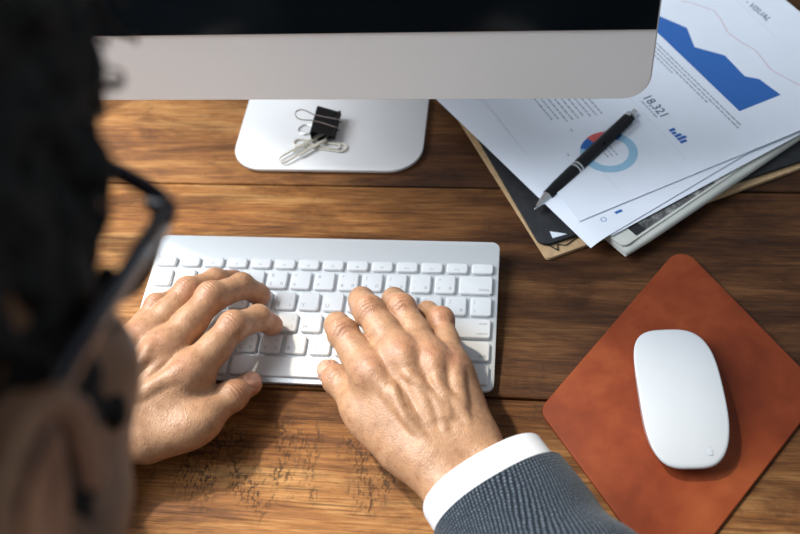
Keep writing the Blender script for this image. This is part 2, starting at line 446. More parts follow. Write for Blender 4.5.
def surfnet(F, V):
    s = V < 0
    A = np.zeros(np.array(V.shape)-1, np.int8)
    for dx in (0, 1):
        for dy in (0, 1):
            for dz in (0, 1):
                A += s[dx:V.shape[0]-1+dx, dy:V.shape[1]-1+dy, dz:V.shape[2]-1+dz]
    act = (A > 0) & (A < 8)
    I = np.argwhere(act); ID = np.full(act.shape, -1, np.int64); ID[act] = np.arange(len(I))
    acc = np.zeros((len(I), 3)); cnt = np.zeros(len(I))
    g = {}
    for c in [(x, y, z) for x in (0, 1) for y in (0, 1) for z in (0, 1)]:
        g[c] = V[I[:, 0]+c[0], I[:, 1]+c[1], I[:, 2]+c[2]].astype(np.float64)
    for c in g:
        for ax in range(3):
            if c[ax]: continue
            e = list(c); e[ax] = 1; va, vb = g[c], g[tuple(e)]
            mk = (va < 0) != (vb < 0)
            t = np.where(mk, va/np.where(va-vb == 0, 1, va-vb), 0)
            p = np.tile(np.array(c, float), (len(I), 1)); p[:, ax] += t
            acc += p*mk[:, None]; cnt += mk
    P = (I+acc/np.maximum(cnt, 1)[:, None])*F.h+F.lo
    Q = []
    for ax in range(3):
        o1, o2 = (ax+1) % 3, (ax+2) % 3
        lo = [slice(None)]*3; hi = [slice(None)]*3
        lo[ax] = slice(0, -1); hi[ax] = slice(1, None)
        sa, sb = s[tuple(lo)], s[tuple(hi)]
        E = np.argwhere(sa != sb)
        E = E[(E[:, o1] > 0) & (E[:, o2] > 0) & (E[:, o1] < V.shape[o1]-1) & (E[:, o2] < V.shape[o2]-1)]
        ins = sa[E[:, 0], E[:, 1], E[:, 2]]
        def cid(d1, d2):
            q = E.copy(); q[:, o1] -= d1; q[:, o2] -= d2
            return ID[q[:, 0], q[:, 1], q[:, 2]]
        q = np.stack([cid(1, 1), cid(0, 1), cid(0, 0), cid(1, 0)], 1)
        q[~ins] = q[~ins][:, ::-1]
        Q.append(q)
    return P, np.concatenate(Q)
def np_mesh(name, P, Q):
    me = bpy.data.meshes.new(name)
    me.vertices.add(len(P)); me.vertices.foreach_set('co', P.astype(np.float32).ravel())
    me.loops.add(Q.size); me.loops.foreach_set('vertex_index', Q.astype(np.int32).ravel())
    me.polygons.add(len(Q)); me.polygons.foreach_set('loop_start', np.arange(0, Q.size, 4, dtype=np.int32))
    try: me.polygons.foreach_set('loop_total', np.full(len(Q), 4, np.int32))
    except Exception: pass
    me.update(calc_edges=True)
    return me

# ================================================================== the setting
# left wall with a tall window opening, added unseen to shade the papers
WX = -1.02
JAMB = 0.86
wl = MB()
wl.box(WX-0.12, JAMB, -0.74, WX, 2.2, 3.0); wl.box(WX-0.12, -2.2, -0.74, WX, -0.75, 3.0)
wl.box(WX-0.12, -0.75, -0.74, WX, JAMB, 0.02); wl.box(WX-0.12, -0.75, 2.62, WX, JAMB, 3.0)
struct(wl.build('added_wall_left', M['wall'], smooth=False))
wf = MB()
for y0, y1 in ((JAMB-0.05, JAMB), (-0.75, -0.70)): wf.box(WX-0.09, y0, 0.02, WX-0.03, y1, 2.62)
for z0, z1_ in ((0.02, 0.07), (2.57, 2.62)): wf.box(WX-0.09, -0.70, z0, WX-0.03, JAMB-0.05, z1_)
struct(wf.build('added_window', M['wallpaint'], smooth=False))
fl = MB().box(-2.2, -2.2, -0.76, 2.2, 2.2, -0.74).build('floor', M['floor']); struct(fl)

# ================================================================== desk
desk = thing('desk', 'reclaimed wooden desk of wide golden brown planks under everything', 'desk', (0, 0, 0))
tb = MB()
seams = [-0.272, -0.066, 0.140, 0.346, 0.552]
for k in range(4):
    y0, y1 = seams[k]+0.0008, seams[k+1]-0.0008
    pr = round_poly([(y0, -0.034), (y1, -0.034), (y1, 0.0), (y0, 0.0)], 0.0022, 3)
    tb.rings([[(-0.95, y, z) for y, z in pr], [(0.95, y, z) for y, z in pr]])
tb.box(-0.949, -0.271, -0.033, 0.949, 0.551, -0.006)
tb.build('tabletop', M['wood'], desk, autosmooth=30)
for sx in (-0.88, 0.88):
    for sy in (-0.2, 0.48):
        MB().box(sx-0.03, sy-0.03, -0.74, sx+0.03, sy+0.03, -0.034).build('leg', M['wood'], desk, smooth=False)

# ================================================================== all-in-one computer
mon = thing('desktop_computer', 'silver all-in-one computer with black screen at back of desk', 'computer', (-0.0182, 0.0, 0.0))
MROT, MTILT = 0.0084, math.tan(0.139)
def mpt(x, y, z):
    c, s_ = math.cos(MROT), math.sin(MROT)
    y += (z-ZB)*MTILT
    return (x*c-(y-0.115)*s_, 0.115+x*s_+(y-0.115)*c, z)
W2, ZB, ZC, ZT, YF = 0.2645, 0.1206, 0.1772, 0.468, 0.1150
out = round_poly([(-W2, ZB), (W2, ZB), (W2, ZT), (-W2, ZT)], 0.019, 8)
hs = MB()
zc_ = (ZB+ZT)/2; rings_ = [[mpt(x, YF+dy, z) for x, z in inset(out, d)] for dy, d in ((0.0, 0.0010), (0.0010, 0.0), (0.007, 0.0), (0.0095, 0.0010))]
for k in range(1, 10):      # domed back
    t_ = k/10; sc_ = 1-t_
    rings_.append([mpt(x*sc_, YF+0.0095+0.040*(1-(1-t_)**2), zc_+(z-zc_)*sc_) for x, z in inset(out, 0.0010)])
hs.rings(rings_[::-1])
hs.build('housing', M['chin'], mon, autosmooth=30)
gp = [p for p in inset(out, 0.0012) if p[1] > ZC]
gp = [(-W2+0.0012, ZC), (W2-0.0012, ZC)] + gp
MB().rings([[mpt(x, YF+0.001, z) for x, z in gp], [mpt(x, YF-0.0007, z) for x, z in gp], [mpt(x, YF-0.0012, z) for x, z in inset(gp, 0.0006)]][::-1]).build('screen_glass', M['glass'], mon, autosmooth=30)
# bent plate stand: foot, rear bend and leaning neck
fp = MB()
footp = round_poly([(-0.0865, 0.1535), (0.0865, 0.1535), (0.0865, 0.300), (-0.0865, 0.300)], [0.030, 0.030, 0, 0], 10)
fp.plate(footp, 0.0012, 0.0049, 0.0012, 2)
path = [(0.299, 0.0030)]
for k in range(9):
    a = -PI/2+k/8*(PI/2+0.62)
    path.append((0.299+0.030*math.cos(a), 0.0330+0.030*math.sin(a)))
last = path[-1]; path += [(last[0]-0.052, last[1]+0.073), (last[0]-0.150, last[1]+0.212)]
rg = []
for i, p in enumerate(path):
    a = path[max(i-1, 0)]; b = path[min(i+1, len(path)-1)]
    t = Vector((b[0]-a[0], b[1]-a[1])).normalized(); nn = Vector((-t.y, t.x))*0.0019
    w_ = 0.0865
    rg.append([(-w_, p[0]+nn.x, p[1]+nn.y), (-w_, p[0]-nn.x, p[1]-nn.y), (w_, p[0]-nn.x, p[1]-nn.y), (w_, p[0]+nn.x, p[1]+nn.y)])
fp.rings(rg)
fp.build('stand', M['foot'], mon, autosmooth=30)
MB().plate(inset(footp, 0.004), 0.0002, 0.0014).build('foot_pad', M['steel'], mon)

# ================================================================== keyboard
TILT = math.atan(0.0115/0.13)
kb = thing('computer_keyboard', 'slim silver wireless keyboard with white keys under both hands', 'keyboard', (0, -0.065, 0.006), (TILT, 0, 0))
kbm = MB()
kpoly = rrect(0, 0.0652, 0.281, 0.1304, 0.0065, 6)
kbm.plate(kpoly, -0.0032, 0.0, 0.0007, 2)
kbm.build('case', M['kbody'], kb, autosmooth=40)
# round battery housing along the rear edge
bt = MB(); seg = 20
rr = 0.0080
for_b = []
for x in (-0.1385, -0.1375, 0.1375, 0.1385):
    q = rr if abs(x) < 0.138 else rr-0.0008
    for_b.append([(x, 0.1205+q*math.cos(2*PI*k/seg), -0.0084+q*math.sin(2*PI*k/seg)) for k in range(seg)])
bt.rings(for_b)
bt.build('battery_housing', M['kbody'], kb)
MB().lathe_x([(0.1386, 0.0074), (0.1400, 0.0072), (0.1402, 0.0060)], 20).build('battery_cap', M['mbase'], kb).location = (0, 0.1205, -0.0084)
for sx in (-0.12, 0.12):
    MB().plate(rrect(sx, 0.012, 0.012, 0.006, 0.0028), -0.0066, -0.003, 0.0005).build('rubber_foot', M['steel'], kb)

KH = 0.0030
def make_key(cx, cy, w_, h_, leg):
    k = MB()
    poly = rrect(0, 0, w_, h_, 0.0021, 4)
    k.rings([[(x, y, 0.0003) for x, y in poly], [(x, y, KH-0.0006) for x, y in poly],
             [(x, y, KH-0.0001) for x, y in inset(poly, 0.0005)], [(x, y, KH) for x, y in inset(poly, 0.0011)]])
    for s, px, py, size, anc in leg:
        put_text(k, s, lambda x, y: (px+x, py+y, KH+0.00006), size, 1, anc)
    o = k.build('key', [M['key'], M['legend']], kb, autosmooth=50)
    o.location = (cx, cy, 0.0002)
    return o
U0 = -0.13625
THAI = dict(zip("qwertyuiop[]", ["ๆ", "ไ", "ำ", "พ", "ะ", "", "", "ร", "น", "ย", "บ", "ล"]))
THAI.update(dict(zip("asdfghjkl;'", ["ฟ", "ห", "ก", "ด", "เ", "", "", "า", "ส", "ว", "ง"])))
THAI.update(dict(zip("zxcvbnm,./", ["ผ", "ป", "แ", "อ", "", "", "ท", "ม", "ใ", "ฝ"])))
THAI.update(dict(zip("1234567890-=", ["ๅ", "/", "-", "ภ", "ถ", "", "", "ค", "ต", "จ", "ข", "ช"])))
SHIFTED = dict(zip("`1234567890-=[]\\;',./", ["~", "!", "@", "#", "$", "%", "^", "&", "*", "(", ")", "_", "+", "{", "}", "|", ":", '"', "<", ">", "?"]))
def leg_for(c, w_=0.016, h_=0.016):
    a, b = w_/2, h_/2
    if len(c) == 1 and c.isalpha():
        l = [(c.upper(), -a+0.0026, -b+0.0028, 0.0046, 'l')]
    elif c in SHIFTED:
        l = [(SHIFTED[c], -a+0.0028, b-0.0058, 0.0040, 'l'), (c, -a+0.0028, -b+0.0026, 0.0040, 'l')]
    else: l = []
    t = THAI.get(c)
    if t and ord(t[0]) > 128: l.append((t, a-0.0028, -b+0.0030, 0.0044, 'r'))
    if t and ord(t[0]) > 128 and c.isalpha(): l.append((t, a-0.0030, b-0.0062, 0.0032, 'r'))
    return l
def row(y, items, h_=0.016):
    x = U0
    for c, w_ in items:
        a, b = w_/2, h_/2
        if c == 'FN': pass
        if len(c) == 1: leg = leg_for(c, w_, h_)
        elif c == 'SPACE': leg = []
        elif c in ('tab', 'caps lock', 'lshift'): leg = [(c.replace('lshift', 'shift'), -a+0.0022, -b+0.0024, 0.0032, 'l')]
        elif c == 'delete': leg = [('delete', a-0.0022, -b+0.0026, 0.0034, 'r')]
        elif c == 'return': leg = [('enter', a-0.0022, b-0.0050, 0.0030, 'r'), ('return', a-0.0022, -b+0.0026, 0.0032, 'r')]
        elif c == 'rshift': leg = [('shift', a-0.0022, -b+0.0026, 0.0034, 'r')]
        elif c in ('fn', 'control', 'option', 'alt', 'command'): leg = [(c, 0, -b+0.0026, 0.0026 if len(c) < 7 else 0.0022, 'c')]
        elif c in ('<-', '->'): leg = [('◂' if c == '<-' else '▸', 0, -0.0015, 0.0048, 'c')]
        elif c.startswith('F') or c == 'esc': leg = [(c, 0, -b+0.0018, 0.0026, 'c')]
        else: leg = []
        if c == 'UPDOWN':
            make_key(x+a, y+b/2-0.0001+0.0004, w_, b-0.0008, [('▴', 0, -0.0014, 0.0042, 'c')])
            make_key(x+a, y-b/2-0.0004, w_, b-0.0008, [('▾', 0, -0.0014, 0.0042, 'c')])
        else:
            make_key(x+a, y, w_, h_, leg)
        x += w_+0.003
K = 0.016
Y0 = 0.0119
row(Y0, [('fn', K), ('control', K), ('option', K), ('command', 0.020), ('SPACE', 0.0935), ('command', 0.020), ('alt', K), ('<-', K), ('UPDOWN', K), ('->', K)])
row(Y0+0.019, [('lshift', 0.0395)]+[(c, K) for c in "zxcvbnm,./"]+[('rshift', 0.040)])
row(Y0+0.038, [('caps lock', 0.030)]+[(c, K) for c in "asdfghjkl;'"]+[('return', 0.0305)])
row(Y0+0.057, [('tab', 0.0255)]+[(c, K) for c in "qwertyuiop[]\\"])
row(Y0+0.076, [(c, K) for c in "`1234567890-="]+[('delete', 0.0255)])
row(Y0+0.0911, [(c, 0.01668) for c in ['esc']+['F%d' % i for i in range(1, 13)]+['EJECT']], 0.0088)

# ================================================================== mouse pad and mouse
def isect(p, d, q_, e):
    den = d[0]*e[1]-d[1]*e[0]; t = ((q_[0]-p[0])*e[1]-(q_[1]-p[1])*e[0])/den
    return (p[0]+t*d[0], p[1]+t*d[1])
lTL = ((0.1876, -0.0552), (0.073, 0.1025)); lTR = ((0.2952, 0.0603), (0.0613, -0.0916))
lBL = ((0.1805, -0.0879), (0.051, -0.0759)); lBR = ((0.3491, -0.078), (0.0644, 0.0823))
cT = isect(*lTL, *lTR); cR = isect(*lTR, *lBR); cB = isect(*lBR, *lBL); cL = isect(*lBL, *lTL)
padp = round_poly([cB, cR, cT, cL], 0.012, 8)
pc = ((cT[0]+cB[0])/2, (cT[1]+cB[1])/2)
pad = thing('mouse_pad', 'reddish brown leather mouse pad lying diamondwise on the desk', 'mouse pad', (pc[0], pc[1], 0))
pp = [(x-pc[0], y-pc[1]) for x, y in padp]
MB().plate(pp, 0.0003, 0.0030, 0.0010, 3).build('leather_sheet', M['leather'], pad, autosmooth=60)

def mouse_build():
    t = thing('computer_mouse', 'white low wireless mouse standing on the brown leather pad', 'mouse', (0.2683, -0.0655, 0.0033), (0, 0, math.radians(4.6)))
    n = 72; a, b = 0.0285, 0.0553
    def outl(s, e=3.3):
        r = []
        for k in range(n):
            th = 2*PI*k/n; c, s_ = math.cos(th), math.sin(th)
            r.append((s*a*math.copysign(abs(c)**(2/e), c), s*b*math.copysign(abs(s_)**(2/e), s_)))
        return r
    top = MB(); R = []
    def zt(x, y):
        return 0.0076+0.0135*(1-0.80*(abs(y)/b)**2.2-0.14*(abs(x)/a)**2.4)*(1-0.10*(y/b))
    for s in (0.985, 1.0, 1.0, 0.985, 0.95, 0.88, 0.78, 0.66, 0.54, 0.42, 0.30, 0.18, 0.08):
        R.append([(x, y, zt(x, y)) for x, y in outl(s)])
    R[0] = [(x, y, zt(x, y)-0.0022) for x, y in outl(0.985)]
    R[1] = [(x, y, zt(x, y)-0.0016) for x, y in outl(1.0)]
    R[2] = [(x, y, zt(x, y)-0.0006) for x, y in outl(1.0)]
    top.rings(R); top.build('top_shell', M['mousetop'], t, autosmooth=60)
    bs = MB()
    bs.rings([[(x, y, 0.0012) for x, y in outl(0.80)], [(x, y, 0.0020) for x, y in outl(0.86)],
              [(x, y, min(0.0058, zt(x, y)-0.003)) for x, y in outl(0.95)], [(x, y, zt(x, y)-0.0020) for x, y in outl(0.975)]])
    bs.build('base', M['mbase'], t, autosmooth=60)
    for sx in (-0.016, 0.016):
        MB().plate(rrect(sx, 0, 0.004, 0.080, 0.0018), 0.0, 0.0016).build('glide_strip', M['steel'], t)
    # small pale apple-shaped mark near the palm end
    body = []
    for k in range(40):
        th = 2*PI*k/40; r = 0.0023*(1+0.10*math.cos(2*th)+0.05*math.sin(3*th))-0.00025*math.exp(-((th-PI/2)/0.3)**2)-0.0002*math.exp(-((th-1.5*PI)/0.3)**2)
        p = Vector((r*math.cos(th)*0.95, r*math.sin(th)))
        c = Vector((0.0029, 0.0003)); d = p-c
        if d.length < 0.0014: p = c+d.normalized()*0.0014
        body.append((p.x, p.y))
    leaf = [(0.0002+0.0009*s*0.7+dx, 0.0030+0.0013*s) for s, dx in ((0, 0), (0.4, 0.0003), (0.8, 0.0002), (1, 0), (0.6, -0.0003), (0.2, -0.0002))]
    mk = MB(); ox, oy = 0.0185-0.0065, -0.046
    for poly in (body, leaf):
        cx = sum(p[0] for p in poly)/len(poly); cy = sum(p[1] for p in poly)/len(poly); nn = len(poly)
        pts = [(ox+x, oy+y, zt(ox+x, oy+y)+0.00035) for x, y in poly]+[(ox+cx, oy+cy, zt(ox+cx, oy+cy)+0.00035)]
        mk.add(pts, [(i, (i+1) % nn, nn) for i in range(nn)])
    mk.build('emblem', M['mark'], t)
mouse_build()

# ================================================================== paper pile
def frame2(c, ang):
    """corner and edge directions: first axis at ang, second 90 degrees further on"""
    a = math.radians(ang)
    return (lambda s, t: (c[0]+s*math.cos(a)-t*math.sin(a), c[1]+s*math.sin(a)+t*math.cos(a)))
kr = thing('kraft_folder', 'tan kraft cardboard folder at the bottom of the paper pile', 'folder', (0.1775, 0.060, 0), (0, 0, math.radians(26.5)))
def board(mb, w_, h_, z0, z1, r, bev=0.0006): mb.plate(round_poly([(0, 0), (w_, 0), (w_, h_), (0, h_)], r, 6), z0, z1, bev, 2)
b1 = MB(); board(b1, 0.318, 0.235, 0.0003, 0.0017, 0.004); b1.build('back_cover', M['kraft'], kr)
b2 = MB(); board(b2, 0.318, 0.235, 0.0020, 0.0034, 0.004); b2.build('front_cover', M['kraft'], kr)
cd = MB()
cd.tube([(0.004, 0.022, 0.0042), (0.0075, 0.012, 0.0043), (0.012, 0.004, 0.0042)], 0.0006, 6)
cd.tube([(0.012, 0.004, 0.0042), (0.014, 0.0095, 0.0043), (0.020, 0.006, 0.0043), (0.040, 0.012, 0.0042)], 0.0005, 6)
cd.build('corner_lines', M['dark_line'], kr)  # thin dark lines across the folder's front corner
bf = thing('black_folder', 'black rounded folder lying on the kraft folder under the papers', 'folder', (0.1728, 0.0700, 0.0045), (0, 0, math.radians(24.8)))
b3 = MB(); board(b3, 0.312, 0.225, 0.0, 0.0012, 0.009, 0.0004); b3.build('back_cover', M['blackboard'], bf)
b4 = MB(); board(b4, 0.310, 0.223, 0.0014, 0.0026, 0.009, 0.0004); b4.build('front_cover', M['blackboard'], bf)
lb = MB(); lb.plate([(0.012, 0.004), (0.0245, 0.0035), (0.013, 0.0115)], 0.00265, 0.0029); lb.build('paper_corner', M['paper'], bf, smooth=False)  # white triangle added to stand in for a sheet corner peeking out

NZ = 0.0073
nw = thing('folded_newspaper', 'folded grey newspaper with a dark photo strip under white sheets', 'newspaper', (0.2400, 0.0588, NZ), (0, 0, math.radians(41.5)))
nm = MB()
def news_sec(w0, w1):
    # rounded outer fold along the front edge (local y = 0)
    sec = []
    for k in range(9):
        a = -PI/2-k/8*PI; sec.append((0.0042+0.0042*math.cos(a), 0.0042+0.0042*math.sin(a)))
    return sec
TH = 0.0066
prof = []
for k in range(11):
    a = -PI/2-k/10*PI
    prof.append((TH/2+TH/2*math.cos(a), TH/2+TH/2*math.sin(a)))
prof += [(0.145, TH*0.95), (0.145, 0.0)]
rows_ = []
for i in range(13):
    x = 0.27*i/12; q = 0.004*math.exp(-x/0.012)
    rows_.append([(x+(0.0018*math.sin(y*60) if i == 0 else 0), y+q*0.4, z*(1-0.25*math.exp(-x/0.01))+0.0002) for y, z in prof])
nm.rings(rows_[::-1]); nm.build('outer_leaf', M['newsprint'], nw, autosmooth=40)
ins_ = MB(); ins_.plate(round_poly([(0.001, 0.0065), (0.262, 0.0065), (0.262, 0.140), (-0.0035, 0.140)], [0.006, 0.002, 0.002, 0.002], 4), TH+0.0004, TH+0.0012); ins_.build('inner_leaf', M['newsprint'], nw, smooth=False)
TZ = TH+0.00125
ph = MB(); ph.add([(0.027, 0.0085, TZ), (0.105, 0.0085, TZ), (0.105, 0.030, TZ), (0.027, 0.030, TZ)], [(0, 1, 2, 3)]); ph.build('printed_photo', M['newsphoto'], nw, smooth=False)
dk = MB(); dk.add([(0.017, 0.0085, TZ), (0.0272, 0.0085, TZ), (0.0272, 0.022, TZ), (0.017, 0.022, TZ)], [(0, 1, 2, 3)])
dk.build('printed_block', M['newsdark'], nw, smooth=False)
for c in range(5):
    dk = MB()
    for l in range(9):
        x0 = 0.112+c*0.031; y = 0.0095+l*0.0026; x = x0
        while x < x0+0.027:
            ww = random.uniform(0.002, 0.005); dk.add([(x, y, TZ), (x+ww, y, TZ), (x+ww, y+0.0011, TZ), (x, y+0.0011, TZ)], [(0, 1, 2, 3)]); x += ww+0.0009
    dk.build('printed_column', M['newsdark'], nw, smooth=False)

def sheet_mesh(w_, h_, zfun, nx=30, ny=40, th=0.00012):
    mb = MB()
    top = [(w_*i/nx, h_*j/ny, zfun(w_*i/nx, h_*j/ny)+th) for j in range(ny+1) for i in range(nx+1)]
    bot = [(x, y, z-th*2) for x, y, z in top]
    f = []; n = nx+1; o = len(top)
    for j in range(ny):
        for i in range(nx):
            a = j*n+i; f.append((a, a+1, a+n+1, a+n)); f.append((o+a, o+a+n, o+a+n+1, o+a+1))
    for i in range(nx):
        f.append((i, o+i, o+i+1, i+1)); a = ny*n+i; f.append((a, a+1, o+a+1, o+a))
    for j in range(ny):
        a = j*n; f.append((a, a+n, o+a+n, o+a)); a = j*n+nx; f.append((a, o+a, o+a+n, a+n))
    return mb.add(top+bot, f)
def sst(x, a, b):
    t = min(1, max(0, (x-a)/(b-a))); return t*t*(3-2*t)
# common resting height of the sheets over folder and newspaper, in world coordinates
def rest(X, Y):
    # distance past the newspaper's left short end, measured along its length
    a = math.radians(41.5); dx, dy = X-0.2400, Y-0.0588
    s_ = dx*math.cos(a)+dy*math.sin(a); t_ = -dx*math.sin(a)+dy*math.cos(a)
    up = sst(s_, -0.045, -0.004)*sst(t_, -0.03, 0.0)
    return 0.0074+0.0086*up+0.0006*math.sin(X*17+Y*9)*(1-up)+0.0004
def sheet_thing(name, label, c, ang, w_, h_, dz):
    t = thing(name, label, 'paper', (c[0], c[1], 0), (0, 0, math.radians(ang)))
    fr = frame2(c, ang)
    z = lambda s, tt: rest(*fr(s, tt))+dz
    return t, z
t3, z3 = sheet_thing('paper_sheet', 'plain white sheet lowest under the others, resting on the newspaper', (0.2275, 0.0745), 36.0, 0.27, 0.19, 0.0002)
sheet_mesh(0.27, 0.19, z3).build('sheet', M['paper'], t3)
t2, z2 = sheet_thing('paper_sheet', 'white sheet with small blue mark just under the chart report', (0.2113, 0.0630), 38.5, 0.27, 0.297, 0.0012)
sheet_mesh(0.205, 0.224, z2).build('sheet', M['paper'], t2)
# the report: text direction 60 degrees clockwise, page's bottom right corner at (0.2024, 0.0872)
PA = 29.8
t1, z1 = sheet_thing('printed_report', 'printed report with blue area chart and ring chart, topmost sheet', (0.2024, 0.0872), PA, 0.314, 0.21, 0.0024)
sheet_mesh(0.314, 0.21, z1).build('sheet', M['paper'], t1)
PZ = 0.00022
def pp(u_, l_): return (u_, l_, z1(u_, l_)+PZ)
def strip(mb, pts, w_, mi=0):
    for (a, b), (c, d) in zip(pts[:-1], pts[1:]):
        n = max(1, int(math.hypot(c-a, d-b)/0.008)); t = Vector((c-a, d-b)).normalized(); k = Vector((-t.y, t.x))*w_/2
        for i in range(n):
            p0 = (a+(c-a)*i/n, b+(d-b)*i/n); p1 = (a+(c-a)*(i+1)/n, b+(d-b)*(i+1)/n)
            mb.add([pp(p0[0]+k.x, p0[1]+k.y), pp(p0[0]-k.x, p0[1]-k.y), pp(p1[0]-k.x, p1[1]-k.y), pp(p1[0]+k.x, p1[1]+k.y)], [(0, 1, 2, 3)], mi)
def words(mb, u_, l0, l1, w_, jag=0.0, vary=True):
    l = l0
    while l > l1+0.002:
        ww = min(random.uniform(0.002, 0.0065), l-l1); strip(mb, [(u_, l), (u_, l-ww)], w_); l -= ww+0.0011
# area chart
ac = MB()
edge = [(0.1995, 0.187), (0.2111, 0.1594), (0.2010, 0.1328), (0.2174, 0.1095), (0.2153, 0.0775), (0.2238, 0.0684), (0.2267, 0.0430)]
base = lambda l: 0.1840
for (a, la), (c, lc) in zip(edge[:-1], edge[1:]):
    n = 5
    for i in range(n):
        q0, q1 = i/n, (i+1)/n
        ua, ub = a+(c-a)*q0, a+(c-a)*q1; l0, l1 = la+(lc-la)*q0, la+(lc-la)*q1
        for j in range(4):
            f0, f1 = j/4, (j+1)/4
            ac.add([pp(0.184+(ua-0.184)*f0, l0), pp(0.184+(ub-0.184)*f0, l1), pp(0.184+(ub-0.184)*f1, l1), pp(0.184+(ua-0.184)*f1, l0)], [(0, 1, 2, 3)])
ac.build('area_chart', M['ink_blue'], t1, smooth=False)
ln = MB(); strip(ln, [(0.2300, 0.196), (0.2358, 0.1902), (0.2477, 0.1686), (0.2455, 0.155), (0.2393, 0.1351), (0.2407, 0.119), (0.2451, 0.1016), (0.2404, 0.0755), (0.2408, 0.0706), (0.2483, 0.0447), (0.252, 0.030)], 0.0007)
ln.build('line_graph', M['ink_pink'], t1, smooth=False)
def rule(pts, w_, name='ruled_line'):
    mb = MB(); strip(mb, pts, w_); mb.build(name, M['ink_palegrey'], t1, smooth=False)
rule([(0.2768, 0.190), (0.2715, 0.1061)], 0.0005)
rule([(0.1126, 0.120), (0.1123, 0.0178)], 0.0004)
rule([(0.0448, 0.0939), (0.0446, 0.0785)], 0.0003, 'leader_line'); rule([(0.0272, 0.0689), (0.0277, 0.0565)], 0.0003, 'leader_line'); rule([(0.0448, 0.0419), (0.0457, 0.0143)], 0.0004, 'leader_line')
def ptext(s, u_, l_, size, name):
    mb = MB(); put_text(mb, s, lambda x, y: pp(u_+y, l_-x), size, 0, 'l'); mb.build(name, M['ink_navy'], t1, smooth=False)
ptext('18,321', 0.1225, 0.0968, 0.0117, 'printed_figure')
ptext('2007 - VISUAL', 0.2795, 0.1850, 0.0090, 'printed_heading')
def para(rows_, name='printed_paragraph'):
    mb = MB()
    for u_, l0, l1, w_ in rows_: words(mb, u_, l0, l1, w_)
    mb.build(name, M['ink_grey'], t1, smooth=False)
para([(u_, 0.1860, l1, 0.0012) for u_, l1 in ((0.1745, 0.0280), (0.1708, 0.0265), (0.1671, 0.0640), (0.1634, 0.1100))])
para([(0.1193, 0.0945, 0.0690, 0.0011)], 'printed_caption')
para([(0.0395+0.0052*k, 0.1600, 0.1085-0.0012*k+random.uniform(-0.004, 0.002), 0.0012) for k in range(9)])
para([(0.0655-0.004*k, a, b, 0.0008) for k, (a, b) in enumerate(((0.062, 0.048), (0.0635, 0.047), (0.062, 0.049)))], 'printed_caption')
for a_, b_, c_ in ((0.0475, 0.0945, 0.088), (0.0300, 0.0695, 0.064), (0.080, 0.081, 0.074)): para([(a_, b_, c_, 0.0008)], 'printed_caption')
# ring chart
def ring(mb, a0, a1, r0, r1, n=24):
    cu, cl = 0.0614, 0.0548
    P = []
    for i in range(n+1):
        a = math.radians(a0+(a1-a0)*i/n)
        for r in (r0, r1): P.append(pp(cu+r*math.sin(a), cl-r*math.cos(a)))
    mb.add(P, [(2*i, 2*i+1, 2*i+3, 2*i+2) for i in range(n)])
r_ = MB(); ring(r_, -98, 120, 0.0165, 0.0240, 40); ring(r_, 232, 262, 0.0165, 0.0240, 8); r_.build('ring_chart_pale_sector', M['ink_lightblue'], t1, smooth=False)
r_ = MB(); ring(r_, 140, 198, 0.0135, 0.0245, 16); r_.build('ring_chart_red_sector', M['ink_red'], t1, smooth=False)
r_ = MB(); ring(r_, 198, 232, 0.0155, 0.0240, 16); ring(r_, 120, 140, 0.0160, 0.0240, 12); r_.build('ring_chart_blue_sector', M['ink_blue'], t1, smooth=False)
br = MB()
for k, (h_) in enumerate((0.0055, 0.0040, 0.0065, 0.0085, 0.0060)):
    l = 0.0530-0.0040*k; br.add([pp(0.1190, l), pp(0.1190, l-0.0031), pp(0.1190+h_, l-0.0031), pp(0.1190+h_, l)], [(0, 1, 2, 3)])
br.build('bar_icon', M['ink_blue'], t1, smooth=False)
# marks on the strip of the sheet below
def on2(X, Y):
    a = math.radians(38.5); dx, dy = X-0.2113, Y-0.0630
    s_, t_ = dx*math.cos(a)+dy*math.sin(a), -dx*math.sin(a)+dy*math.cos(a); return (s_, t_, z2(s_, t_)+PZ)
_a = math.radians(PA)
def w1(u_, l_): return (0.2024+u_*math.cos(_a)-l_*math.sin(_a), 0.0872+u_*math.sin(_a)+l_*math.cos(_a))
mk = MB(); P = []
for k in range(20):
    th = 2*PI*k/20
    for r in (0.0019, 0.0024): P.append(on2(*w1(0.0185+r*math.cos(th), -0.0068+r*math.sin(th))))
mk.add(P, [(2*i, 2*i+1, (2*i+3) % 40, (2*i+2) % 40) for i in range(20)])
mk.add([on2(*w1(a, b)) for a, b in ((0.0300, -0.0040), (0.0300, -0.0066), (0.0365, -0.0066), (0.0365, -0.0040))], [(0, 1, 2, 3)])
mk.build('printed_mark', M['ink_blue'], t2, smooth=False)

# ================================================================== pen
pen = thing('ballpoint_pen', 'black ballpoint pen with silver tip and rings lying on the report', 'pen', (0.1672, 0.1025, 0.0150), (0, -math.radians(2.6), math.radians(52.2)))
def wide(prof): return [(x, r*1.22) for x, r in prof]
MB().lathe_x(wide([(0.0165, 0.0037), (0.0172, 0.0044), (0.030, 0.0049), (0.052, 0.0050), (0.0525, 0.0047), (0.058, 0.0047), (0.0585, 0.0050), (0.098, 0.0048), (0.128, 0.0044), (0.1285, 0.0035)]), 32).build('barrel', M['penblack'], pen)
MB().lathe_x(wide([(0.0, 0.0003), (0.0004, 0.0006), (0.003, 0.0008), (0.0032, 0.0014), (0.010, 0.0030), (0.0168, 0.0042), (0.0170, 0.0030)]), 32).build('metal_tip', M['chrome'], pen)
for x in (0.0527, 0.0562):
    MB().lathe_x(wide([(x, 0.0046), (x+0.0002, 0.0052), (x+0.0019, 0.0052), (x+0.0021, 0.0046)]), 32).build('trim_ring', M['chrome'], pen)
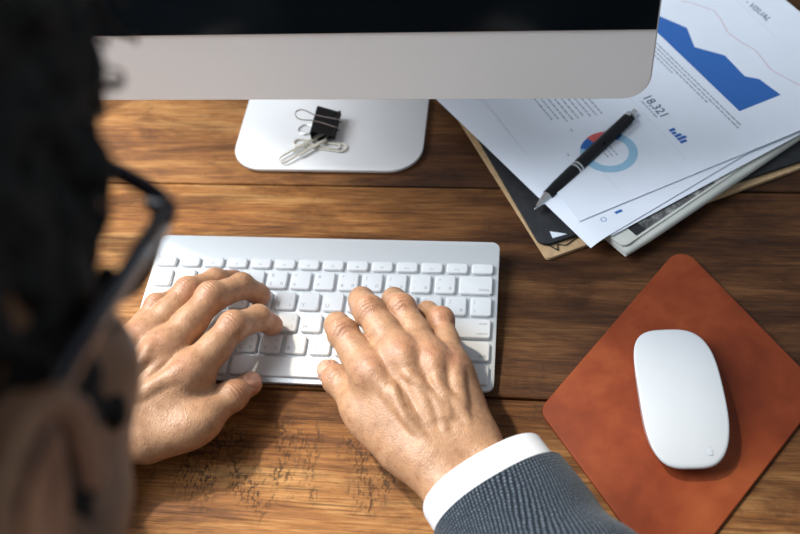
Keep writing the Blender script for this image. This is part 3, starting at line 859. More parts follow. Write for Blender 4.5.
MB().lathe_x(wide([(0.1275, 0.0038), (0.128, 0.0046), (0.1325, 0.0045), (0.133, 0.0036)]), 32).build('end_collar', M['chrome'], pen)
MB().lathe_x(wide([(0.1325, 0.0026), (0.139, 0.0026), (0.1397, 0.0018)]), 24).build('push_button', M['chrome'], pen)
cl = MB(); R = []
for x, z, hh in ((0.131, 0.0045, 0.0026), (0.1275, 0.0072, 0.0026), (0.120, 0.0076, 0.0024), (0.095, 0.0068, 0.0020), (0.091, 0.0060, 0.0015), (0.089, 0.0066, 0.0012)):
    R.append([(x, -hh, z+0.0005), (x, hh, z+0.0005), (x, hh, z+0.0015), (x, -hh, z+0.0015)])
cl.rings(R); co = cl.build('pocket_clip', M['penblack'], pen, autosmooth=30); co.rotation_euler = (math.radians(40), 0, 0)

# ================================================================== binder clip and paper clips on the stand foot
FZ = 0.0050
bc = thing('binder_clip', 'black binder clip with steel wire handles on the monitor stand foot', 'binder clip', (-0.0232, 0.2030, FZ), (0, 0, math.radians(178)))
# triangular spring body lying on its side: spine along local y, mouth towards -x, wedge section in x-z
bd = MB(); hw = 0.0165
sec_o = [(0.0085, 0.0), (0.0095, 0.0012), (0.0095, 0.0138), (0.0085, 0.0150), (-0.0105, 0.0088), (-0.0112, 0.0080), (-0.0105, 0.0073), (-0.0095, 0.0080)]
def shell(th):
    o_ = [(-0.0110, 0.0084), (0.0080, 0.0150), (0.0094, 0.0142), (0.0098, 0.0125), (0.0098, 0.0022), (0.0094, 0.0006), (0.0080, 0.0), (-0.0110, 0.0064)]
    i_ = [(-0.0110, 0.0067), (0.0078, 0.0007), (0.0088, 0.0012), (0.0091, 0.0025), (0.0091, 0.0122), (0.0088, 0.0136), (0.0078, 0.0142), (-0.0110, 0.0081)]
    return o_+i_
sec = shell(0.0007); n = len(sec)
V_ = [(x, y, z) for y in (-hw, hw) for x, z in sec]; Fc = []
for i in range(n): Fc.append((i, (i+1) % n, n+(i+1) % n, n+i))
h2 = n//2
for k in range(h2-1):
    a, b, c, d = k, k+1, n-2-k, n-1-k
    Fc.append((a, d, c, b)); Fc.append((n+a, n+b, n+c, n+d))
bd.add(V_, Fc)
for z in (0.0074+0.0016, 0.0074-0.0016):
    bd.tube([(-0.0112, -hw, z), (-0.0112, hw, z)], 0.0012, 8)
bd.build('spring_body', M['clipblack'], bc, autosmooth=25)
def handle(tilt, zb, sgn):
    p = [(0.003, -0.0055), (0.0, -0.0052), (-0.010, -0.0038), (-0.0165, -0.0040), (-0.0215, -0.0062), (-0.0248, -0.0060), (-0.0270, -0.0030), (-0.0276, 0.0)]
    p = p+[(x, -y) for x, y in reversed(p[:-1])]
    return [(-0.0112-1.38*x*math.cos(tilt), y, zb-sgn*1.38*x*math.sin(tilt)) for x, y in [(x+0.0, y) for x, y in p]]
h1 = MB(); h1.tube([(x, y, z) for x, y, z in handle(math.radians(17), 0.0096, 1)], 0.0006, 8); h1.build('wire_handle', M['wire'], bc)
h2_ = MB(); h2_.tube([(x, y+0.0, max(0.0007, z)) for x, y, z in handle(math.radians(14), 0.0056, -1)], 0.0006, 8); h2_.build('wire_handle', M['wire'], bc)
def clip_path(Ln, Wd):
    """three-turn paper clip lying in its own plane, outer loop length Ln, width Wd"""
    pts = []
    def arc(cx, cy, r, a0, a1, n=10):
        for k in range(n+1):
            a = math.radians(a0+(a1-a0)*k/n); pts.append((cx+r*math.cos(a), cy+r*math.sin(a)))
    r1 = Wd/2; r2 = Wd/2-0.0009; r3 = Wd/2-0.0021
    pts.append((Ln*0.30, r1))
    arc(Ln-r1, 0, r1, 90, -90)
    arc(r2, -r1+r2, r2, -90, -270)
    arc(Ln-0.006-r3, -r1+2*r2-r3, r3, 90, -90)
    pts.append((Ln*0.27, -r1+2*r2-2*r3))
    return pts
def paper_clip(label, loc, ang, Ln, Wd, tilt, flip=1):
    t = thing('paper_clip', label, 'paper clip', (*loc, FZ), (0, 0, math.radians(ang)), 'cream paper clips on the stand foot')
    mb = MB(); P = clip_path(Ln, Wd); r = 0.0009
    pts = []
    for i, (x, y) in enumerate(P):
        q = i/(len(P)-1)
        pts.append((x, flip*y, r+tilt(x, y, q)))
    mb.tube(pts, r, 8); mb.build('wire', M['cream'], t)
    return t
paper_clip('cream paper clip lying level beneath the other, nearer the binder clip', (-0.0500, 0.1880), -10, 0.0500, 0.0098, lambda x, y, q: 0.0016*q*0.3)
paper_clip('cream paper clip laid slantwise across the other, reaching foot front', (-0.0575, 0.1600), 42, 0.0560, 0.0105, lambda x, y, q: 0.0018+0.0012*sst(x, 0.0, 0.03), -1)

# ================================================================== the person
SKIN = np.array([0.440, 0.245, 0.138]); RED = np.array([0.40, 0.150, 0.085]); NAIL = np.array([0.60, 0.335, 0.235])
def unit(v): v = np.array(v, float); return v/np.linalg.norm(v)
PX_ = {}
def make_hand(J, wrist, elbow, thumb_dorsal, h=0.00075, seed=0):
    r_ = np.random.default_rng(seed)
    wrist = np.array(wrist); J = {k: np.array(v) for k, v in J.items()}
    adir = unit(np.array(elbow)-wrist)
    allp = np.concatenate(list(J.values())+[[wrist, wrist+adir*0.085]])
    F = Field(allp.min(0)-0.033, allp.max(0)+0.033, h)
    names = ['index', 'middle', 'ring', 'pinky']
    mc = {n: J[n][0] for n in names}
    lat = unit(mc['index']-mc['pinky']); fwd = unit(np.mean(list(mc.values()), 0)-wrist)
    up = np.cross(lat, fwd); up = unit(up*np.sign(up[2])); lat = unit(np.cross(fwd, up)*np.sign(np.dot(np.cross(fwd, up), lat)))
    sc = dict(index=1.0, middle=1.03, ring=0.96, pinky=0.84)
    # palm
    VP = F.full()
    carp = dict(index=0.0165, middle=0.006, ring=-0.005, pinky=-0.0155)
    for n in names:
        c0 = wrist+fwd*0.012+lat*carp[n]+up*0.001
        cone(F, VP, c0, mc[n]-up*0.0015, 0.0150, 0.0112*sc[n], 0.014)
        cone(F, VP, c0-up*0.006, mc[n]-up*0.009, 0.0140, 0.0105*sc[n], 0.012)
    for a_, b_ in (('index', 'middle'), ('middle', 'ring'), ('ring', 'pinky')):
        cone(F, VP, mc[a_]-up*0.0062-fwd*0.003, mc[b_]-up*0.0062-fwd*0.003, 0.0092*sc[a_], 0.0092*sc[b_], 0.008)
    # heel of the hand, little finger side
    cone(F, VP, wrist+fwd*0.010-lat*0.017-up*0.006, mc['pinky']-lat*0.002-up*0.008-fwd*0.008, 0.0145, 0.0110, 0.012)
    # wrist and forearm
    for q in (-1, 1):
        cone(F, VP, wrist+fwd*0.008+lat*0.0135*q, wrist+adir*0.035+lat*0.011*q, 0.0185, 0.0200, 0.012)
        cone(F, VP, wrist+adir*0.035+lat*0.011*q, wrist+adir*0.085+lat*0.013*q, 0.0200, 0.0245, 0.012)
    # head of the ulna
    ell(F, VP, wrist+adir*0.010-lat*0.020+up*0.010, (0.0085, 0.0085, 0.0080), 0.012)
    # thumb root
    th = J['thumb']
    cone(F, VP, th[0], th[1], 0.0158, 0.0116, 0.014)
    cone(F, VP, th[0]*0.45+th[1]*0.55-up*0.001, mc['index']*0.62+wrist*0.38-up*0.006, 0.0095, 0.0105, 0.016)
    cone(F, VP, th[1]*0.85+th[0]*0.15, mc['index']*0.80+wrist*0.20-up*0.006, 0.0058, 0.0080, 0.014)
    # knuckles, tendons and veins on the back of the hand
    for n in names:
        ell(F, VP, mc[n]+up*0.0046*sc[n]-fwd*0.001, np.array([0.0082, 0.0090, 0.0072])*sc[n], 0.007)
    def on_back(p):
        for q in np.linspace(0.018, -0.016, 90):
            w_ = p+up*q; ii = np.round((w_-F.lo)/h).astype(int)
            if (ii < 0).any() or (ii >= F.n).any(): continue
            if VP[tuple(ii)] < 0: return w_
        return None
    for n in names:
        a_ = mc[n]-fwd*0.004; b_ = wrist+fwd*0.020+lat*carp[n]*0.8; pr_ = []
        for i in range(10):
            t = 0.02+0.80*i/9; p = on_back(a_*(1-t)+b_*t)
            if p is not None: pr_.append(p-up*(0.0012+0.0010*t))
        for k_, (p, p2) in enumerate(zip(pr_[:-1], pr_[1:])): cone(F, VP, p, p2, 0.0024, 0.0024, 0.0065)
    for (l0, l1, f0, f1, am) in ((0.013, 0.022, 0.008, 0.062, 0.003), (-0.004, 0.008, 0.016, 0.066, -0.004), (-0.014, -0.010, 0.014, 0.055, 0.003)):
        ph = r_.uniform(0, 6.28); pr_ = []
        for i in range(15):
            t = i/14; p = on_back(wrist+fwd*(f0+(f1-f0)*t)+lat*(l0+(l1-l0)*t+am*math.sin(5.0*t+ph)))
            if p is not None: pr_.append(p-up*0.0010)
        for a_, b_ in zip(pr_[:-1], pr_[1:]): cone(F, VP, a_, b_, 0.0011, 0.0011, 0.0042)
    # fingers
    VF = F.full(); nails = []; wr = []
    for n in names:
        p = J[n]; s = sc[n]; V = F.full()
        R = [0.0116*s, 0.0107*s, 0.0090*s, 0.0075*s]
        b0 = mc[n]-fwd*0.006
        cone(F, V, b0, p[1], R[0], R[1]*0.97, 0)
        cone(F, V, p[1], p[2], R[1], R[2], 0.004)
        cone(F, V, p[2], p[3], R[2], R[3], 0.004)
        d01 = unit(p[1]-p[0]); d12 = unit(p[2]-p[1]); d23 = unit(p[3]-p[2])
        dp = unit(unit(d01-d12)+up*0.3); dd = unit(unit(d12-d23+1e-6)+0.15*up)
        ell(F, V, p[1]+dp*0.0026*s, np.array([0.0090, 0.0090, 0.0090])*s, 0.005)
        ell(F, V, p[2]+dd*0.0018*s, np.array([0.0076, 0.0076, 0.0076])*s, 0.004)
        # fleshy pads under each bone
        ell(F, V, (p[0]+p[1])/2-up*0.003, np.array([0.0098, 0.0098, 0.0098])*s, 0.008)
        dn = d12-np.dot(d12, d23)*d23; dn = unit(dn) if np.linalg.norm(dn) > 0.1 else unit(up-np.dot(up, d23)*d23)
        ell(F, V, p[3]-dn*0.0012*s-d23*0.002, np.array([0.0072, 0.0072, 0.0072])*s, 0.004)
        nails.append((p[3]+dn*0.0055*s-d23*0.0005, d23, dn, 0.0052*s, 0.0068*s))
        wr += [(p[1]+dp*0.010*s, unit(d01+d12), dp, 0.0074*s, 0.00050, 0.0025), (p[2]+dd*0.008*s, unit(d12+d23), dd, 0.0056*s, 0.00036, 0.0020)]
        VF = smin(VF, V, 0.0012)
    V = F.full()
    cone(F, V, th[1]-0.2*(th[1]-th[0]), th[2], 0.0116, 0.0100, 0)
    cone(F, V, th[2], th[3], 0.0098, 0.0078, 0.005)
    d1 = unit(th[2]-th[1]); d2 = unit(th[3]-th[2]); td = np.array(thumb_dorsal, float); td = unit(td-np.dot(td, d2)*d2)
    ell(F, V, th[2]+td*0.0020, (0.0092, 0.0092, 0.0092), 0.005)
    ell(F, V, th[3]-td*0.0015-d2*0.002, (0.0084, 0.0084, 0.0080), 0.004)
    nails.append((th[3]+td*0.0062-d2*0.0010, d2, td, 0.0070, 0.0085))
    wr.append((th[2]+td*0.010, unit(d1+d2), td, 0.0075, 0.00045, 0.0027))
    V = smin(smin(VP, V, 0.010), VF, 0.0085)
    # nails: a flat plate seated in the finger tip, with a shallow fold round it
    for c, d, n_, w_, l_ in nails:
        sd = np.cross(d, n_)
        sl, X, Y, Z = F.sub(c-0.013, c+0.013)
        lx = (X-c[0])*d[0]+(Y-c[1])*d[1]+(Z-c[2])*d[2]; ly = (X-c[0])*sd[0]+(Y-c[1])*sd[1]+(Z-c[2])*sd[2]; lz = (X-c[0])*n_[0]+(Y-c[1])*n_[1]+(Z-c[2])*n_[2]
        e = (np.abs(lx/l_)**2.6+np.abs(ly/w_)**2.6)
        mk = (lz > -0.004)*np.exp(-((e-1.0)/0.28)**2)
        V[sl] += 0.0008*mk
    for c, d, n_, rad, amp, lam in wr:
        sl, X, Y, Z = F.sub(c-0.016, c+0.016)
        lx = (X-c[0])*d[0]+(Y-c[1])*d[1]+(Z-c[2])*d[2]; r2 = (X-c[0])**2+(Y-c[1])**2+(Z-c[2])**2
        ly = (X-c[0])*n_[1]-(Y-c[1])*n_[0]+0.3*(Z-c[2])
        V[sl] += amp*np.cos(2*PI*(lx+0.0008*np.sin(ly*520+c[0]*900)+0.10*np.abs(ly))/lam)*np.exp(-r2/rad**2)
    P, Q = surfnet(F, V)
    # smooth the net a little without shrinking it
    C = np.tile(SKIN, (len(P), 1))
    def blend(c, rad, colr, amt):
        k = np.exp(-((P-c)**2).sum(1)/rad**2)[:, None]*amt
        C[:] = C*(1-k)+colr*k
    for n in names:
        blend(mc[n]+up*0.010, 0.010, RED, 0.45); blend(J[n][1]+up*0.008, 0.0085, RED, 0.55); blend(J[n][3], 0.011, RED*1.15, 0.55)
    blend(th[3], 0.013, RED*1.15, 0.55); blend(th[2]+td*0.009, 0.008, RED, 0.4)
    for c, d, n_, w_, l_ in nails:
        q = P-c; sd = np.cross(d, n_)
        e = (np.abs(q@d/l_)**2.6+np.abs(q@sd/w_)**2.6); k = (e < 0.92)*((q@n_) > -0.0035)
        C[k > 0] = NAIL
    return P, Q, C

LH = dict(index=[(-.0695, -.0838, .049), (-.0468, -.0457, .049), (-.0349, -.0275, .0345), (-.0272, -.0240, .0215)],
          middle=[(-.0924, -.0685, .052), (-.0682, -.0221, .051), (-.0527, -.0004, .0370), (-.0412, .0020, .0240)],
          ring=[(-.1114, -.0571, .049), (-.0888, -.0144, .047), (-.0755, .0056, .0350), (-.0648, .0160, .0240)],
          pinky=[(-.1242, -.0580, .041), (-.1120, -.0248, .041), (-.1028, -.0078, .031), (-.0975, .0035, .0225)],
          thumb=[(-.0925, -.1300, .031), (-.0570, -.1150, .033), (-.0425, -.0905, .0280), (-.0345, -.0735, .0190)])
RH = dict(index=[(.0573, -.0799, .055), (.0350, -.0505, .052), (.0258, -.0325, .035), (.0222, -.0270, .0195)],
          middle=[(.0777, -.0687, .059), (.0522, -.0335, .056), (.0410, -.0100, .036), (.0378, -.0058, .0210)],
          ring=[(.0981, -.0707, .056), (.0740, -.0275, .052), (.0648, -.0070, .0335), (.0626, -.0042, .0210)],
          pinky=[(.1121, -.0712, .049), (.1015, -.0310, .044), (.0908, -.0190, .0360), (.0842, -.0168, .0230)],
          thumb=[(.0800, -.1260, .032), (.0500, -.0985, .034), (.0312, -.0735, .0270), (.0200, -.0600, .0180)])
LW, LE_ = np.array((-.1275, -.1225, .0285)), np.array((-.300, -.312, .060))
RW, RE_ = np.array((.1180, -.1370, .0330)), np.array((.2760, -.3480, .066))
parts_ = [make_hand(LH, LW, LE_, (.5, .25, .8), seed=3), make_hand(RH, RW, RE_, (-.62, .1, .75), seed=5)]

# head, in its own frame: face towards +y, crown towards +z
HROT = Matrix.Rotation(math.radians(-2), 4, 'Z') @ Matrix.Rotation(math.radians(-25), 4, 'X') @ Matrix.Rotation(math.radians(5), 4, 'Y')
HPOS = Vector((-0.0271, -0.3079, 0.4095))
HM = Matrix.Translation(HPOS) @ HROT
HA = np.array(HM)
def head_world(P): return P@HA[:3, :3].T+HA[:3, 3]
F = Field((-0.115, -0.15, -0.22), (0.115, 0.15, 0.165), 0.0020)
V = F.full()
ell(F, V, (0, -0.018, 0.032), (0.0705, 0.096, 0.088))
ell(F, V, (0, 0.040, 0.005), (0.063, 0.058, 0.075), 0.03)
cone(F, V, (0.050, 0.005, -0.062), (0.018, 0.075, -0.098), 0.018, 0.016, 0.03)
cone(F, V, (-0.050, 0.005, -0.062), (-0.018, 0.075, -0.098), 0.018, 0.016, 0.03)
ell(F, V, (0, 0.078, -0.100), (0.022, 0.016, 0.015), 0.015)
ell(F, V, (0, 0.045, -0.062), (0.050, 0.045, 0.045), 0.03)
for q in (-1, 1): ell(F, V, (0.046*q, 0.032, -0.060), (0.026, 0.034, 0.034), 0.03)
for q in (-1, 1):
    ell(F, V, (0.047*q, 0.062, -0.028), (0.022, 0.020, 0.018), 0.02)
    ell(F, V, (0.033*q, 0.098, 0.000), (0.017, 0.013, 0.012), 0.012, 's')
    ell(F, V, (0.033*q, 0.076, 0.000), (0.0125, 0.0125, 0.0125), 0.002)
    cone(F, V, (0.012*q, 0.094, 0.017), (0.050*q, 0.083, 0.018), 0.007, 0.005, 0.01)
    ell(F, V, (0.010*q, 0.102, -0.034), (0.0075, 0.008, 0.006), 0.006)
    # ear
    ell(F, V, (0.077*q, -0.014, -0.012), (0.0065, 0.018, 0.031), 0.006)
    ell(F, V, (0.084*q, -0.008, -0.010), (0.0045, 0.010, 0.019), 0.004, 's')
    for k in range(10):
        a0, a1 = math.radians(-70+24*k), math.radians(-70+24*(k+1))
        f_ = lambda a: (0.0825*q+0.004*q*math.sin(a*0.5), -0.016-0.017*math.cos(a+0.3)*-1*-1, -0.010+0.029*math.sin(a+0.3))
        cone(F, V, f_(a0), f_(a1), 0.0032, 0.0032, 0.003)
cone(F, V, (0, 0.094, 0.012), (0, 0.116, -0.030), 0.007, 0.0095, 0.01)
ell(F, V, (0, 0.094, -0.060), (0.022, 0.010, 0.0058), 0.006)
ell(F, V, (0, 0.091, -0.071), (0.019, 0.010, 0.0062), 0.005)
cone(F, V, (-0.022, 0.100, -0.0655), (0.022, 0.100, -0.0655), 0.0012, 0.0012, 0.003, 's')
nb = np.linalg.inv(HA)@np.array([-0.012, -0.462, 0.235, 1])
cone(F, V, (0, -0.030, -0.060), nb[:3], 0.054, 0.058, 0.03)
P, Q = surfnet(F, V)
C = np.tile(SKIN*np.array([0.60, 0.55, 0.52]), (len(P), 1))  # head tone cut below the hand skin; shade is put into the colour
def paint(c, r, colr, amt=1.0):
    k = np.clip(1.6-1.6*(((P-np.array(c))/np.array(r))**2).sum(1), 0, 1)[:, None]*amt; C[:] = C*(1-k)+np.array(colr)*k
paint((0, 0.1, -0.065), (0.024, 0.02, 0.013), (0.34, 0.12, 0.09), 0.9)
for q in (-1, 1):
    paint((0.032*q, 0.09, 0.024), (0.022, 0.02, 0.005), (0.02, 0.012, 0.008))
    paint((0.033*q, 0.0885, 0.000), (0.012, 0.009, 0.0055), (0.75, 0.72, 0.68)); paint((0.032*q, 0.0900, 0.000), (0.0055, 0.008, 0.0055), (0.03, 0.015, 0.008))
    paint((0.060*q, 0.035, -0.065), (0.032, 0.05, 0.035), (0.075, 0.052, 0.040), 0.8)
    paint((0.082*q, -0.014, -0.012), (0.02, 0.022, 0.034), (0.45, 0.20, 0.12), 0.5)
paint((0, 0.085, -0.09), (0.04, 0.04, 0.03), (0.13, 0.085, 0.06), 0.5)
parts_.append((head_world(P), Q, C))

# torso and upper arms under the clothes
SHL, SHR = np.array((-0.195, -0.500, 0.185)), np.array((0.180, -0.505, 0.185))
NB = np.array((-0.012, -0.462, 0.235))
F = Field((-0.42, -0.74, -0.42), (0.40, -0.10, 0.34), 0.0075)
def torso(V, g, arms=True):
    ell(F, V, (-0.008, -0.510, 0.060), (0.160+g, 0.105+g, 0.190+g), 0.0, mg=0.06)
    ell(F, V, (-0.008, -0.555, -0.130), (0.148+g, 0.105+g, 0.170+g), 0.08, mg=0.09)
    ell(F, V, (-0.008, -0.585, -0.285), (0.165+g, 0.120+g, 0.110+g), 0.08, mg=0.09)
    for sh, el_ in ((SHL, LE_), (SHR, RE_)):
        cone(F, V, NB-np.array((0, 0.015, 0.025)), sh, 0.048+g, 0.056+g, 0.06, mg=0.07)
        if arms: cone(F, V, sh, el_, 0.050+g, 0.040+g, 0.04, mg=0.05)
V = F.full()*3
torso(V, 0.0)
cone(F, V, NB, np.array(head_world(np.array([[0, -0.030, -0.075]]))[0]), 0.057, 0.052, 0.03, mg=0.04)
for wv, ev in ((LW, LE_), (RW, RE_)):
    cone(F, V, ev, wv+(ev-wv)*0.30, 0.038, 0.024, 0.02, mg=0.03)
P, Q = surfnet(F, V); parts_.append((P, Q, np.tile(SKIN, (len(P), 1))))

person = thing('person', 'person leaning in, typing, with dark curly hair, glasses and charcoal knit jacket', 'person', (-0.01, -0.55, -0.39))
Ps, Qs, Cs, o_ = [], [], [], 0
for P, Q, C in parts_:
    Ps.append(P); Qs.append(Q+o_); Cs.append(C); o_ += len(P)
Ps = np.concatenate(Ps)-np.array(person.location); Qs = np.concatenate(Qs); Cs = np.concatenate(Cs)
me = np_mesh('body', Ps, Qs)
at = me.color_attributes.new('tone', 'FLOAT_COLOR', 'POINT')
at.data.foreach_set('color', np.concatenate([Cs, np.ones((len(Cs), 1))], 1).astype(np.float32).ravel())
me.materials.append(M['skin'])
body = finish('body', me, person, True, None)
sm = body.modifiers.new('soften', 'SMOOTH'); sm.factor = 0.5; sm.iterations = 1
PL = np.array(person.location)

# ---------------------------------------------------------------- jacket and shirt
def loft(path, radii, nring, nseg, folds=None, closed_in=None):
    """tube through path points (Catmull-Rom), elliptical radii (across, upright); returns rings, lengths"""
    pts = [Vector(p) for p in path]
    def cr(p0, p1, p2, p3, t): return 0.5*((2*p1)+(-p0+p2)*t+(2*p0-5*p1+4*p2-p3)*t*t+(-p0+3*p1-3*p2+p3)*t**3)
    ext = [2*pts[0]-pts[1]]+pts+[2*pts[-1]-pts[-2]]
    rex = [radii[0]]+list(radii)+[radii[-1]]
    out = []; n = len(pts)-1
    for i in range(nring+1):
        g = min(n-1e-6, n*i/nring); k = int(g); t = g-k
        p = cr(ext[k], ext[k+1], ext[k+2], ext[k+3], t)
        r = [rex[k+1][j]*(1-t)+rex[k+2][j]*t for j in (0, 1)]
        out.append((p, r))
    rings, vs, v = [], [], 0.0
    for i, (p, r) in enumerate(out):
        a = out[max(0, i-1)][0]; b = out[min(nring, i+1)][0]; d = (b-a).normalized()
        if i: v += (p-out[i-1][0]).length
        side = d.cross(Vector((0, 0, 1))).normalized(); upv = side.cross(d).normalized()
        ring = []
        for k in range(nseg):
            th = 2*PI*k/nseg
            f_ = folds(v, th) if folds else 0.0
            e = 2.4; c, s_ = math.cos(th), math.sin(th)
            cx = math.copysign(abs(c)**(2/e), c)*(r[0]+f_); sz = math.copysign(abs(s_)**(2/e), s_)*(r[1]+f_)
            ring.append(p+side*cx+upv*sz)
        rings.append(ring); vs.append(v)
    return rings, vs
class UVM:
    def __init__(s): s.v = []; s.f = []; s.uv = []
    def tube(s, rings, vs, rad=0.05):
        n = len(rings[0]); o = len(s.v)
        s.v += [tuple(p) for r in rings for p in r]
        for k in range(len(rings)-1):
            for i in range(n):
                j = (i+1) % n
                s.f.append((o+k*n+i, o+k*n+j, o+(k+1)*n+j, o+(k+1)*n+i))
                ua, ub = 2*PI*rad*i/n, 2*PI*rad*(i+1)/n
                s.uv += [(ua, vs[k]), (ub, vs[k]), (ub, vs[k+1]), (ua, vs[k+1])]
    def raw(s, P, Q):
        o = len(s.v); s.v += [tuple(p) for p in P]
        for q in Q:
            s.f.append(tuple(int(i)+o for i in q)); s.uv += [(P[i][0]+0.3*P[i][1], P[i][2]) for i in q]
    def build(s, name, mat, parent):
        me = bpy.data.meshes.new(name); me.from_pydata([(x-PL[0], y-PL[1], z-PL[2]) for x, y, z in s.v], [], s.f)
        uvl = me.uv_layers.new(name='UVMap'); uvl.data.foreach_set('uv', np.array(s.uv, np.float32).ravel())
        me.materials.append(mat); return finish(name, me, parent, True, 60)
jk = UVM()
def sleeve(wrist, elbow, shoulder, cuffc, cdir, ra, rb, seed):
    c = np.array(cuffc); d = unit(cdir); q = random.Random(seed)
    fol = [(q.uniform(40, 110), q.uniform(-2, 2), q.uniform(0, 6), q.uniform(0.0010, 0.0022)) for _ in range(5)]
    def folds(v, th):
        g = sst(v, 0.015, 0.075)
        return g*sum(a*math.sin(f*v+k*th*1.0+p) for f, k, p, a in [(f_, round(k_), p_, a_) for f_, k_, p_, a_ in fol])
    s0 = c+d*0.019
    path = [s0, s0+d*0.045, (s0+d*0.09)*0.5+np.array(elbow)*0.5, np.array(elbow), np.array(elbow)*0.5+np.array(shoulder)*0.5+np.array((0.012*np.sign(elbow[0]), 0, -0.01)), np.array(shoulder)]
    radii = [(ra, rb), (ra+0.001, rb+0.005), (ra+0.006, rb+0.012), (0.057, 0.055), (0.063, 0.062), (0.072, 0.070)]
    rings, vs = loft(path, radii, 120, 72, folds)
    cen = Vector(s0)
    # turned-in hem with a thick edge
    hem = []
    for off, sc_ in ((0.022, 0.955), (0.004, 0.955), (0.0005, 0.965), (-0.0003, 0.985)):
        hem.append([cen+Vector(d)*off+(p-cen)*sc_ for p in rings[0]])
    jk.tube(hem+rings, [-0.03, -0.012, -0.007, -0.003]+vs)
    # shirt cuff: double tube showing beyond the sleeve
    rc, _ = loft([c, c+d*0.02, c+d*0.05], [(ra-0.0035, rb-0.0030), (ra-0.0035, rb-0.0030), (ra-0.004, rb-0.0035)], 12, 72)
    cc = Vector(c)
    inn = [[cc+Vector(d)*o+(p-cc)*s for p in rc[0]] for o, s in ((0.045, 0.93), (0.003, 0.945), (0.0005, 0.955), (-0.0003, 0.975), (0.0, 0.99))]
    sh_ = UVM(); sh_.tube(inn+rc, [0]*(len(inn)+len(rc))); sh_.build('shirt_cuff', M['shirt'], person)
CUR, CDR = (0.1375, -0.1475, 0.0385), (0.57, -0.815, 0.06)
sleeve(RW, RE_, SHR, CUR, CDR, 0.0478, 0.0365, 4)
CDL = unit(LE_-LW); sleeve(LW, LE_, SHL, tuple(LW+CDL*0.030+np.array((0, 0, 0.008))), tuple(CDL), 0.046, 0.0355, 9)
V = F.full()*3
torso(V, 0.022, False)
# neck opening
cone(F, V, NB+np.array((0, 0.02, 0.02)), NB+np.array((0.0, 0.10, 0.16)), 0.066, 0.10, 0.01, 's', mg=0.05)
P, Q = surfnet(F, V); jk.raw(P, Q)
jk.build('jacket', M['knit'], person)
F = Field(NB-0.11, NB+np.array((0.11, 0.13, 0.12)), 0.0025)
V = F.full()
cone(F, V, NB+np.array((0, -0.004, -0.02)), NB+np.array((0, 0.018, 0.035)), 0.072, 0.068, 0.0, mg=0.03)
cone(F, V, NB+np.array((0, 0.01, 0.02)), NB+np.array((0, 0.035, 0.09)), 0.0595, 0.0605, 0.004, 's', mg=0.03)
P, Q = surfnet(F, V); sh_ = UVM(); sh_.raw(P, Q)
sh_.build('shirt_collar', M['shirt'], person)

# ---------------------------------------------------------------- hair
F = Field((-0.125, -0.155, -0.125), (0.125, 0.155, 0.175), 0.0020)
V = F.full()
ell(F, V, (0, -0.020, 0.038), (0.0735, 0.100, 0.094))
ell(F, V, (0.0, 0.062, 0.088), (0.062, 0.036, 0.028), 0.03)
for q in (-1, 1):
    ell(F, V, (0.0675*q, 0.022, -0.002), (0.0065, 0.016, 0.048), 0.012)
    ell(F, V, (0.058*q, 0.040, 0.045), (0.0100, 0.028, 0.036), 0.015)
ell(F, V, (0, 0.130, -0.030), (0.070, 0.072, 0.094), 0.010, 's')
ell(F, V, (0, -0.020, -0.160), (0.110, 0.150, 0.100), 0.015, 's')
for q in (-1, 1): ell(F, V, (0.088*q, -0.014, -0.015), (0.016, 0.026, 0.038), 0.008, 's')
sl, X, Y, Z = F.sub((-1, -1, -1), (1, 1, 1))
for k in range(16):
    w_ = rng.normal(size=3); w_ = w_/np.linalg.norm(w_)*rng.uniform(250, 620); ph_ = rng.uniform(0, 6.28, 2); u_ = rng.normal(size=3)*60
    V += (0.0009*np.sin(w_[0]*X+w_[1]*Y+w_[2]*Z+ph_[0]+1.5*np.sin(u_[0]*X+u_[1]*Y+u_[2]*Z+ph_[1]))).astype(np.float32)
P, Q = surfnet(F, V)
hm = MB(); W = head_world(P)-PL
hm.add(W.tolist(), Q.tolist())
hr = random.Random(21)
def lock(p0, p1, coil, turns, th):
    p0, p1 = Vector(p0), Vector(p1); d = (p1-p0); a = d.cross(Vector((0.3, 0.2, 1))).normalized(); b = a.cross(d).normalized()
    n = int(12*turns)+8; pts, rr = [], []; ph = hr.uniform(0, 6.28)
    for i in range(n+1):
        t = i/n; R = coil*min(1, t*3)*(1-0.3*t); an = ph+2*PI*turns*t
        q = p0+d*t+a*R*math.cos(an)+b*R*math.sin(an)+Vector((0, 0, 1))*0.012*math.sin(PI*t)
        pts.append(HM@q-Vector(PL)); rr.append(th*(1-0.75*t)+0.0002)
    hm.tube(pts, rr, 5)
for k in range(150):        # fringe and crown curls
    x = hr.uniform(-0.064, 0.060); y = hr.uniform(0.035, 0.098); z = 0.085+hr.uniform(-0.012, 0.03)-0.3*abs(x)*abs(x)/0.08
    dx = hr.uniform(-0.006, 0.004)*(1 if x > 0 else -1)
    lock((x*0.92, y-0.02, z), (x+dx, y+hr.uniform(0.000, 0.016), z+hr.uniform(-0.028, 0.012)), hr.uniform(0.002, 0.006), hr.uniform(1.0, 2.4), hr.uniform(0.0010, 0.0020))
for k in range(26):         # loose curls standing off the brow
    x = hr.uniform(0.030, 0.056); y = hr.uniform(0.062, 0.088); z = hr.uniform(0.062, 0.092)
    lock((x-0.010, y-0.018, z), (x+hr.uniform(-0.004, 0.008), y+hr.uniform(0.0, 0.012), z+hr.uniform(-0.026, 0.006)), hr.uniform(0.004, 0.008), hr.uniform(1.2, 2.2), hr.uniform(0.0007, 0.0013))
